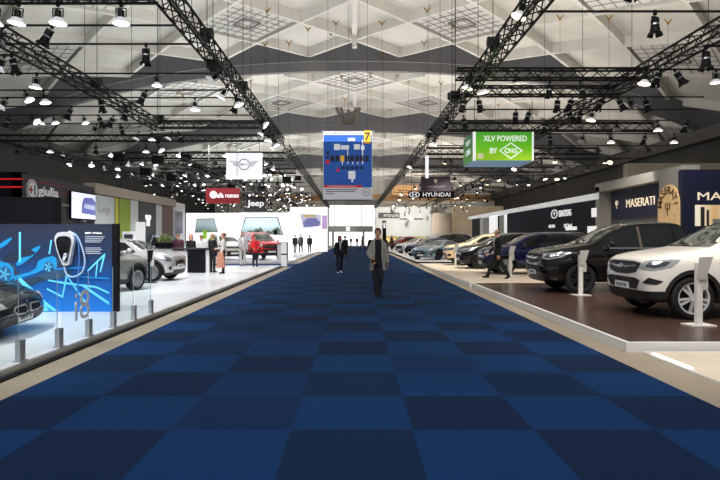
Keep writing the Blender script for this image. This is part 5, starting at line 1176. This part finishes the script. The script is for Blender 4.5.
truss('thin lattice cross truss across the top left corner of the photo', (-12, 11.8, 6.55), (-4.1, 11.8, 6.55), .2, step=.3)
truss('cross truss joining the two left trusses, nearer of two', (-8.9, 26.0, ZT+.02), (-4.1, 26.0, ZT+.02), .3)
truss('cross truss on the left reaching to the photo edge, farther of two', (-19, 29.4, ZT), (-4.1, 29.4, ZT), .3)
truss('cross truss on the right between the two trusses, nearer of two', (3.2, 18, ZT+.02), (9.2, 18, ZT+.02), .3)
truss('cross truss on the right between the two trusses, farther of two', (3.9, 20, ZT), (9.2, 20, ZT), .3)
truss('grey lattice truss descending over the left stand below the far cross bars', (-15.8, 28, 5.9), (-13.5, 60, 5.9), .36)
truss('grey lattice truss running away over the left stands, nearer the aisle', (-9.5, 31, 5.75), (-7.5, 75, 5.75), .34, step=.7)
truss('far right lattice truss above the dark stand wall', (10.5, 30, 6.2), (10.5, 75, 6.2), .36, step=.7)
for (x0, x1, Y) in ((-14, -4.1, 33.2), (-14, -4.2, 41.0), (4, 13, 24.6), (4, 13.5, 31.5), (4, 14, 40)):
    truss('cross truss %s the aisle at mid distance, %s' % ('left of' if x0 < 0 else 'right of', {33.2: 'nearer left one', 41.0: 'farther left one', 24.6: 'nearest right one', 31.5: 'middle right one', 40: 'farthest right one'}[Y]), (x0, Y, 6.35), (x1, Y, 6.35), .34, step=.5)
ZB = 6.4
LB = [13.0, 14.25, 15.1, 16.8, 18.7, 19.7, 21.0, 22.5, 24.2]; LX = [(-12, -4.1), (-9.0, -4.1), (-12, -9), (-14, -4.1), (-14, -4.1), (-14, -4.1), (-15, -4.1), (-15, -4.1), (-16, -4.1)]
for i, (Y, (a, b)) in enumerate(zip(LB, LX)): bar('thin black cross bar over the left stand, %s from the camera' % ORD[i], (a, Y, ZB), (b, Y, ZB))
RB = [12.2, 14.4, 16.4, 19.6, 21.5, 23.5, 26.5]; RX = [(3.95, 13), (8.8, 13), (7.6, 13), (4, 12), (4, 13), (4, 13), (4, 14)]
for i, (Y, (a, b)) in enumerate(zip(RB, RX)): bar('thin black cross bar over the right stand, %s from the camera' % ORD[i], (a, Y, ZB), (b, Y, ZB))

# spotlight prototypes: origin at the clamp, lamp hangs below
def lamp_parts(kind, lit):
    t = thing('spotlight', 'x', 'spotlight', (0, 0, 0))
    MB().box(-.035, .035, -.03, .03, -.09, .03).cyl((0, 0, -.09), (0, 0, -.13), .012, .012, 6).build('clamp', M['black'], t)
    r = .12 if kind == 'bell' else .10
    mb = MB()
    for s in (-1, 1): mb.box(s*r-.008, s*r+.008, -.016, .016, -.34, -.13)
    mb.box(-r, r, -.016, .016, -.14, -.125); mb.build('yoke', M['black'], t)
    if kind == 'bell':
        h = MB().lathe([(.001, -.17), (.06, -.17), (.075, -.19), (.08, -.32), (.10, -.36)], 16).build('housing', M['black'], t, True)
        MB().lathe([(.085, -.34), (.12, -.40), (.20, -.48), (.205, -.50), (.195, -.495), (.11, -.41), (.08, -.36)], 20).build('reflector_shade', M['lamp_refl'] if lit else M['lamp_off'], t, True)
        MB().lathe([(.001, -.47), (.185, -.485)], 16).build('lens', M['lamp_on'] if lit == 1 else (M['lamp_warm'] if lit else M['lamp_off']), t)
    else:
        MB().lathe([(.001, -.15), (.07, -.15), (.095, -.19), (.10, -.40), (.115, -.42), (.115, -.50), (.10, -.50)], 16).build('housing', M['black'], t, True)
        MB().lathe([(.001, -.46), (.10, -.46)], 14).build('lens', M['lamp_on'] if lit == 1 else (M['lamp_warm'] if lit else M['lamp_off']), t)
        mb = MB()
        for k in range(4):
            a = k*PI/2; c, s = math.cos(a), math.sin(a)
            mb.poly([(c*.11-s*.09, s*.11+c*.09, -.50), (c*.11+s*.09, s*.11-c*.09, -.50), (c*.155+s*.10, s*.155-c*.10, -.60), (c*.155-s*.10, s*.155+c*.10, -.60)])
        mb.build('barn_door', M['black'], t, recalc=False)
        MB().lathe([(.102, -.30), (.104, -.30), (.104, -.34), (.102, -.34)], 16).build('silver_band', M['silver'], t)
    return t
PROTO = {}
used = set()
def lamp(kind, lit, loc, tilt=0., az=0., label='', s=1., group=None):
    k = (kind, lit)
    if k not in PROTO: PROTO[k] = lamp_parts(kind, lit)
    o = PROTO[k] if k not in used else dup(PROTO[k])
    used.add(k); o.location = loc; o.rotation_euler = (Matrix.Rotation(az, 3, 'Z') @ Matrix.Rotation(tilt, 3, 'Y')).to_euler(); o.scale = (s, s, s)
    o['label'] = label; o['group'] = group or 'spotlights on the overhead rig'
    return o
rows = []
def L(px, Y, kind, lit, tilt=0., az=0., z=ZB, s=1.):
    s *= .88; rows.append((Y, PX(px, Y), z, kind, lit, tilt, az, s))
# nearest left rig
for px, kind, lit, tl in ((-4, 'bell', 1, .1), (19, 'bell', 1, .12), (58, 'bell', 1, 0), (121, 'bell', 1, 0)): L(px, 11.8, kind, lit, tl, 0, 6.42)
L(53, 13.0, 'par', 0, .5, 0); L(3, 13.0, 'bell', 0, .3)
L(146, 14.25, 'par', 0, 0)
L(5, 15.1, 'bell', 1, .5, 0); L(11, 15.1, 'par', 0, -.3)
L(37, 16.8, 'bell', 1, .1); L(157, 16.8, 'bell', 1, 0, 0, s=.85)
L(24, 18.7, 'bell', 1, -.5, 0, s=.9); L(43, 18.7, 'bell', 1, -.2); L(147, 18.7, 'par', 0, .5)
L(100, 19.7, 'par', 0, -.2); L(195, 19.7, 'bell', 1, 0, s=1.0); L(8, 19.7, 'bell', 1, .7)
L(72, 21.0, 'par', 0, .4); L(127, 21, 'par', 0, .2)
L(98, 22.5, 'par', 0, -.4); L(114, 22.5, 'par', 0, .4); L(83, 22.5, 'bell', 1, -.3, s=.8); L(30, 22.5, 'bell', 1, -.8, s=.9); L(43, 22.5, 'bell', 1, .2, s=.8); L(53, 22.5, 'bell', 1, -.3, s=.8); L(10, 22.5, 'par', 0, .3)
L(139, 26, 'bell', 1, .4, s=.9); L(152, 26, 'bell', 1, 0, s=.9); L(172, 26, 'bell', 1, .5, s=.9); L(178, 26, 'par', 0, -.4); L(97, 24.2, 'bell', 0, .4); L(120, 24.2, 'par', 1, -.3)
L(50, 29.4, 'bell', 1, 0); L(146, 29.4, 'bell', 1, 0); L(157, 29.4, 'bell', 1, -.6); L(20, 29.4, 'par', 0, .3); L(96, 29.4, 'par', 0, 0)
# on the main left truss
for px, Y, kind, lit, tl in ((221, 17.0, 'bell', 1, .9), (227, 18.6, 'bell', 1, .5), (234, 19.6, 'bell', 1, -.4), (239, 20.3, 'par', 0, .4), (258, 23.7, 'bell', 1, -.9), (266, 25.4, 'bell', 1, .6), (269, 26.6, 'bell', 1, .1), (273, 28.2, 'bell', 1, -.4), (276, 29.2, 'bell', 1, .5)): L(px, Y, kind, lit, tl, 0, 6.5)
# nearest right rig
L(655, 12.2, 'par', 0, 0, .4); L(640, 11.6, 'par', 0, .4, 0, 6.9); L(706, 14.4, 'par', 0, 0, .3, s=1.15); L(716, 16.4, 'bell', 2, 0, s=.9); L(526, 12.9, 'bell', 2, .4, 0, 6.95)
L(647, 16.4, 'bell', 2, .2); L(661, 16.4, 'par', 0, .4); L(674, 16.4, 'par', 0, -.6)
L(550, 18, 'par', 0, .1, 0, 6.5); L(580, 18, 'par', 2, -.2, 0, 6.5); L(471, 19.0, 'bell', 2, .3, 0, 6.95); L(480, 19.6, 'bell', 2, -.2, 0, 6.95)
for px, Y, kind, lit, tl in ((465, 19.6, 'par', 0, .2), (478, 19.6, 'par', 0, -.2), (558, 19.6, 'par', 0, .1), (573, 19.6, 'par', 0, .4), (604, 19.6, 'par', 0, .5), (617, 19.6, 'par', 0, -.5), (628, 19.6, 'bell', 0, -.4), (645, 19.6, 'par', 0, -.2),
     (593, 21.5, 'bell', 2, .2), (516, 21.5, 'par', 0, .1), (530, 21.5, 'par', 0, .3), (568, 21.5, 'par', 0, -.4), (581, 21.5, 'par', 0, .2), (448, 22.6, 'par', 0, .2), (463, 22.6, 'par', 0, -.2), (617, 23.5, 'bell', 0, 0), (658, 23.5, 'bell', 2, 0, ), (546, 23.5, 'par', 0, .2), (688, 23.5, 'par', 0, .4),
     (674, 26.5, 'bell', 2, 0), (646, 26.5, 'par', 0, .3), (611, 26.5, 'bell', 2, 0), (584, 26.5, 'bell', 0, .3), (550, 26.5, 'par', 2, 0), (432, 25.2, 'par', 0, .3), (436, 27.2, 'bell', 2, .3), (412, 36, 'bell', 2, .4), (405, 42, 'bell', 0, .3)): L(px, Y, kind, lit, tl, 0, ZB if Y != 25.2 else 6.5)
def rowlabel(side, Y, i, dist): return
by = {}
for r in rows: by.setdefault((r[1] > 0, r[0]), []).append(r)
yl_ = {s: sorted({k[1] for k in by if k[0] == s}) for s in (False, True)}
for (s, Y), lst in by.items():
    lst.sort(key=lambda r: r[1])
    for i, (Y_, x, z, kind, lit, tl, az, sc) in enumerate(lst):
        k = yl_[s].index(Y); look = {('bell', 1): 'lit white bell', ('bell', 2): 'lit warm bell', ('bell', 0): 'unlit grey bell', ('par', 0): 'black barn door', ('par', 1): 'lit black barn door', ('par', 2): 'lit black barn door'}[(kind, lit)]
        n_ = ('%s from left' % ORD[i]) if len(lst) > 1 else 'alone'
        rk = ORD[k] if k < 20 else 'twenty-'+ORD[k-20]
        lamp(kind, lit, (x, Y_, z), tl, az, '%s spotlight, %s in %s lamp row, near %s rig' % (look, n_, rk, 'right' if s else 'left'), sc)
# distant rig rows: short bars with small lamps
def small_lamp(lit):
    mb = MB(); mb.box(-.03, .03, -.03, .03, -.10, .03); mb.lathe([(.001, -.12), (.07, -.12), (.09, -.24), (.20, -.42), (.21, -.44)], 10); mb.mi = 1; mb.lathe([(.001, -.41), (.20, -.43)], 10)
    bmesh.ops.recalc_face_normals(mb.bm, faces=mb.bm.faces); me = bpy.data.meshes.new('spotlight'); mb.bm.to_mesh(me); mb.bm.free()
    for m_ in (M['black'] if lit != 1 else M['lamp_refl'], (M['lamp_off'], M['lamp_on'], M['lamp_warm'])[lit]): me.materials.append(m_)
    return me
SM = [small_lamp(k) for k in (0, 1, 2)]
rng = random.Random(11)
far = 0
FL = [31.5, 33.2, 35, 37, 39, 41, 43.5, 46, 49, 52.5, 56.5, 61, 67, 75]
for i, Y in enumerate(FL):
    zb = 6.3-(.25 if i % 3 == 1 else 0)
    bar('black cross bar of the distant left rig, %s row back' % ORD[i], (-15-.12*Y*.5, Y, zb), (-4.2, Y, zb), .03)
    n = 11; x_ = -15-.05*Y; xs = [x_+(-4.4-x_)*(j+rng.uniform(.15, .85))/n for j in range(n)]
    for j, x in enumerate(xs):
        lit = 1 if rng.random() < .6 else 0
        o = bpy.data.objects.new('spotlight', SM[lit]); COL.objects.link(o); o.location = (x, Y+rng.uniform(-.05, .05), zb); o.rotation_euler = (rng.uniform(-.5, .2), rng.uniform(-.5, .5), 0)
        s = rng.uniform(.5, .82); o.scale = (s, s, s)
        tag(o, 'small %s spotlight, %s from left in %s row, distant left rig' % ('lit' if lit else 'dark', ORD[j], ORD[i]), 'spotlight', 'small spotlights of the distant left rig')
FR = [29, 31.5, 34, 37, 40, 44, 48, 53, 59, 66, 75]
for i, Y in enumerate(FR):
    zb = 6.25-(.3 if i % 3 == 1 else 0)
    bar('black cross bar of the distant right rig, %s row back' % ORD[i], (4.1, Y, zb), (16, Y, zb), .03)
    n = 6; xs = [4.6+10.9*(j+rng.uniform(.15, .85))/n for j in range(n)]
    for j, x in enumerate(xs):
        lit = 2 if rng.random() < .5 else 0
        o = bpy.data.objects.new('spotlight', SM[lit]); COL.objects.link(o); o.location = (x, Y+rng.uniform(-.05, .05), zb); o.rotation_euler = (rng.uniform(-.5, .2), rng.uniform(-.5, .5), 0)
        s = rng.uniform(.5, .82); o.scale = (s, s, s)
        tag(o, 'small %s spotlight, %s from left in %s row, distant right rig' % ('lit' if lit else 'dark', ORD[j], ORD[i]), 'spotlight', 'small spotlights of the distant right rig')
# beyond the individually built ones: the countless tiny lamps at the far end of both rigs
mb = MB(); rs = random.Random(21)
for k in range(330):
    left = k < 250; Y = rs.uniform(44, 98) if k % 3 else rs.uniform(38, 60); x = rs.uniform(-16-.04*Y, -4.6) if left else rs.uniform(4.8, 15); z = rs.uniform(4.9, 6.1)
    c = Vector((x, Y, z)); r = rs.uniform(.07, .12); t_ = Vector((rs.uniform(-.5, .5), rs.uniform(-.7, .1), -1)).normalized()
    mb.mi = 0; mb.cyl(c-t_*.32, c, r*.45, r, 7, False); mb.cyl(c-t_*.32, c-t_*.32+Vector((0, 0, .3)), .02, .02, 4, False)
    mb.mi = 1 if rs.random() < .5 else 2; mb.cyl(c, c+t_*.03, r, r*.9, 7)
far_l = mb.build('distant_spotlights', [M['black'], mat('tiny_lamp_face', (255, 253, 250), .4, em=2.2), M['lamp_off']], recalc=False); tag(far_l, 'swarm of tiny spotlights crowding the far end of both lighting rigs', 'spotlights'); far_l['kind'] = 'stuff'
# long low bars running away over the stands
for i, (x, z) in enumerate(((-7, 5.9), (-10.5, 5.7), (-13, 5.5))): bar('black bar running away from us over the left stands, %s from the aisle' % ORD[i], (x, 31, z), (x, 82, z), .05)
for i, (x, z) in enumerate(((6.5, 5.9), (8.5, 5.6), (13, 5.7))): bar('black bar running away from us over the right stands, %s from the aisle' % ORD[i], (x, 27, z), (x, 76, z), .05)
# chain hoists
def hoist(loc, label):
    t = thing('chain_hoist', label, 'hoist', loc)
    MB().cyl((-.16, 0, .12), (.16, 0, .12), .15, .15, 14).build('motor', M['black'], t, True); boxo('hook_block', (-.08, .08, -.08, .08, -.12, .02), M['black'], t)
    x, y, z = loc; MB().cyl((0, 0, .2), (0, 0, zceil(x, y)-z), .012, .012, 5).build('chain', M['wire'], t)
for px, Y, z, lb in ((207, 15.4, 6.95, 'on the near left truss, highest in the photo'), (213, 16.3, 6.4, 'below the near left truss'), (97, 20.0, 6.9, 'on the left outer truss'), (160, 26.2, 6.95, 'at the joint of the left cross truss'), (158, 26.8, 6.1, 'hanging under the left cross truss joint'), (243, 20.6, 6.95, 'halfway along the near left truss'),
   (493, 16.2, 7.0, 'on the near right truss'), (452, 22.4, 7.0, 'at the far end of the near right truss'), (455, 20.2, 6.5, 'under the near right truss')):
    hoist((PX(px, Y), Y, z), 'black chain hoist motor '+lb)
# hanging wires with brass brackets
wi = 0
def wire(x0, y0, x1, y1, zlo, label, r=.009):
    zt = zceil(x0, y0); t = thing('hanging_wire', label, 'wire', (x0, y0, zt), 0, 'thin wires with brass brackets hanging from the vault')
    MB().cyl((0, 0, 0), (x1-x0, y1-y0, zlo-zt), r, r, 5).build('cable', M['wire'], t)
    mb = MB(); mb.cyl((0, 0, -.05), (-.22, 0, .22), .05, .035, 6); mb.cyl((0, 0, -.05), (.22, 0, .22), .05, .035, 6); mb.ball((0, 0, -.08), .07, 8, 6); mb.build('bracket', M['brass'], t)
NW = [(-4.0, Y, 'left main truss') for Y in (14, 18, 22, 26, 30)]+[(3.9, Y, 'right main truss') for Y in (13.5, 18, 22, 26, 30)]+[(-9, Y, 'left outer truss') for Y in (15, 19, 23, 26)]+[(9, Y, 'right outer truss') for Y in (14.5, 18.5, 22.5, 27)]
cnt = {}
for x, Y, nm in NW:
    k = cnt.get(nm, 0); cnt[nm] = k+1
    wire(x, Y, x, Y, ZT+.1, 'thin wire down to the %s, %s from the camera' % (nm, ORD[k]))
for i, (px, py, Y) in enumerate(((267, 3, 37.5), (427, 3, 37.5), (453, 16, 40), (308, 33, 41), (331, 39, 42), (382, 24, 40), (289, 58, 43.8), (265, 52, 43.8), (424, 54, 43.8), (202, 62, 44), (336, 12, 40), (560, 24, 37), (609, 30, 36), (668, 31, 35))):
    x = PX(px, Y); wire(x, Y, x, Y, 6.5, 'long thin wire in the near vault, %s of those hanging free there' % ORD[i])
rw = random.Random(5)
for vi, (ya, yb) in enumerate(((47, 64), (66, 84), (86, 104))):
    xs = sorted(rw.uniform(-16, 16) for _ in range(18)); 
    for i, x in enumerate(xs):
        y = rw.uniform(ya, yb); wire(x, y, x, y, 6.4, 'thin wire in the %s vault from the camera, %s from the left' % (ORD[vi+1], ORD[i]), .012)
# small ceiling downlights and junction boxes seen in the rig
for i, (px, py, Y) in enumerate(((158, 160, 32), (120, 158, 30), (146, 172, 34), (186, 158, 36), (214, 176, 42), (272, 172, 46), (298, 178, 56), (240, 178, 48), (172, 178, 36), (205, 170, 38), (196, 168, 35), (232, 186, 44), (287, 180, 40), (225, 190, 50), (262, 188, 52))):
    p = P(px, py, Y); o = boxo('dimmer_box', (-.3, .3, -.2, .2, -.22, .22), M['black']); o.location = p; tag(o, 'black dimmer box hung in the distant left rig, %s from the left of its kind' % ORD[sorted([158,120,146,186,214,272,298,240,172,205,196,232,287,225,262]).index(px)], 'box', 'dimmer boxes in the distant left rig')

# ------------------------------------------------------------------ lighting
w = bpy.data.worlds.new('world'); SC.world = w; w.use_nodes = True
w.node_tree.nodes['Background'].inputs['Color'].default_value = (.80, .82, .86, 1); w.node_tree.nodes['Background'].inputs['Strength'].default_value = WORLD
def area(nm, loc, sx, sy, e, col=(1, 1, 1), rot=(PI, 0, 0)):
    l = bpy.data.lights.new(nm, 'AREA'); l.shape = 'RECTANGLE'; l.size = sx; l.size_y = sy; l.energy = e; l.color = col
    o = bpy.data.objects.new(nm, l); COL.objects.link(o); o.location = loc; o.rotation_euler = rot; return o
def spot(nm, loc, tgt, e, col=(1, 1, 1), size=1.6, r=.12):
    l = bpy.data.lights.new(nm, 'SPOT'); l.energy = e; l.color = col; l.spot_size = size; l.spot_blend = .6; l.shadow_soft_size = r
    o = bpy.data.objects.new(nm, l); COL.objects.link(o); o.location = loc
    o.rotation_euler = (Vector(tgt)-Vector(loc)).to_track_quat('-Z', 'Y').to_euler(); return o
for Y, e in ((30, 1.0), (50, 1.0), (72, 1.0), (94, .8)):
    for x in (-13, 0, 13): area('vault_fill', (x, Y, 7.3), 8, 10, UP*e*(1.25 if x > 0 else 1), ((.96, 1, .98) if x < 0 else (1, .975, .94) if x == 0 else (1, .93, .85)))  # added upward fill lights, unseen from below, to brighten the vault
# stands left, cool and bright
for x, Y, e in ((-6.5, 8, 1.25), (-7, 10.2, .9), (-6.5, 14, 1.3), (-6.5, 18, 1.3), (-7, 22.5, 1.4), (-6.5, 27, 1.5), (-7, 34, 1.8), (-6.5, 40, 2.0), (-8, 47, 2.0), (-6.5, 55, 2), (-6, 66, 2)):
    spot('stand_spot', (x, Y-1.2, 6.0), (x-.3, Y+.6, 0), LEFT*e, (.95, .97, 1))
for x, Y, e in ((5.6, 8.6, .9), (7.5, 11, .9), (6.3, 14, .7), (6.5, 18.5, .8), (6, 22.5, 1.3), (6.5, 27, 1.6), (6, 31, 1.4), (6, 38, 1.8), (6, 45, 1.8), (6, 53, 1.8), (7, 64, 1.8), (8, 80, 2)):
    spot('stand_spot', (x-1.0, Y-1.2, 6.0), (x, Y+.8, 0), RIGHT*e, (1, .93, .84))
spot('wall_washer', (9.6, 21, 5.2), (11.4, 22.6, 2.6), RIGHT*.5, (1, .92, .8), 1.3); spot('wall_washer', (9.8, 17.4, 5.4), (13, 19.2, 2.4), RIGHT*.35, (1, .92, .8), 1.4)
area('front_fill', (0, 2, 11), 10, 5, FRONT, (1, .98, .95), (math.radians(35), 0, 0))  # added fill high above the camera to brighten the walkers' fronts
spot('far_booth_fill', (8, 82, 6), (8, 95, 3), 6000, (1, .97, .92), 1.5)  # added light to brighten the white booth at the far end
spot('aisle_spot', (0, 24, 9), (0, 24, 0), AISLE*1.0, (1, .97, .93), 2.2); spot('aisle_spot', (0, 45, 9), (0, 45, 0), AISLE*1.6, (1, .97, .93), 2.2); spot('aisle_spot', (0, 75, 9), (0, 75, 0), AISLE*2.2, (1, .97, .93), 2.2)
SC.view_settings.view_transform = 'Standard'; SC.view_settings.look = 'None'; SC.view_settings.exposure = EXPO
SC.cycles.max_bounces = 6; SC.cycles.use_denoising = True
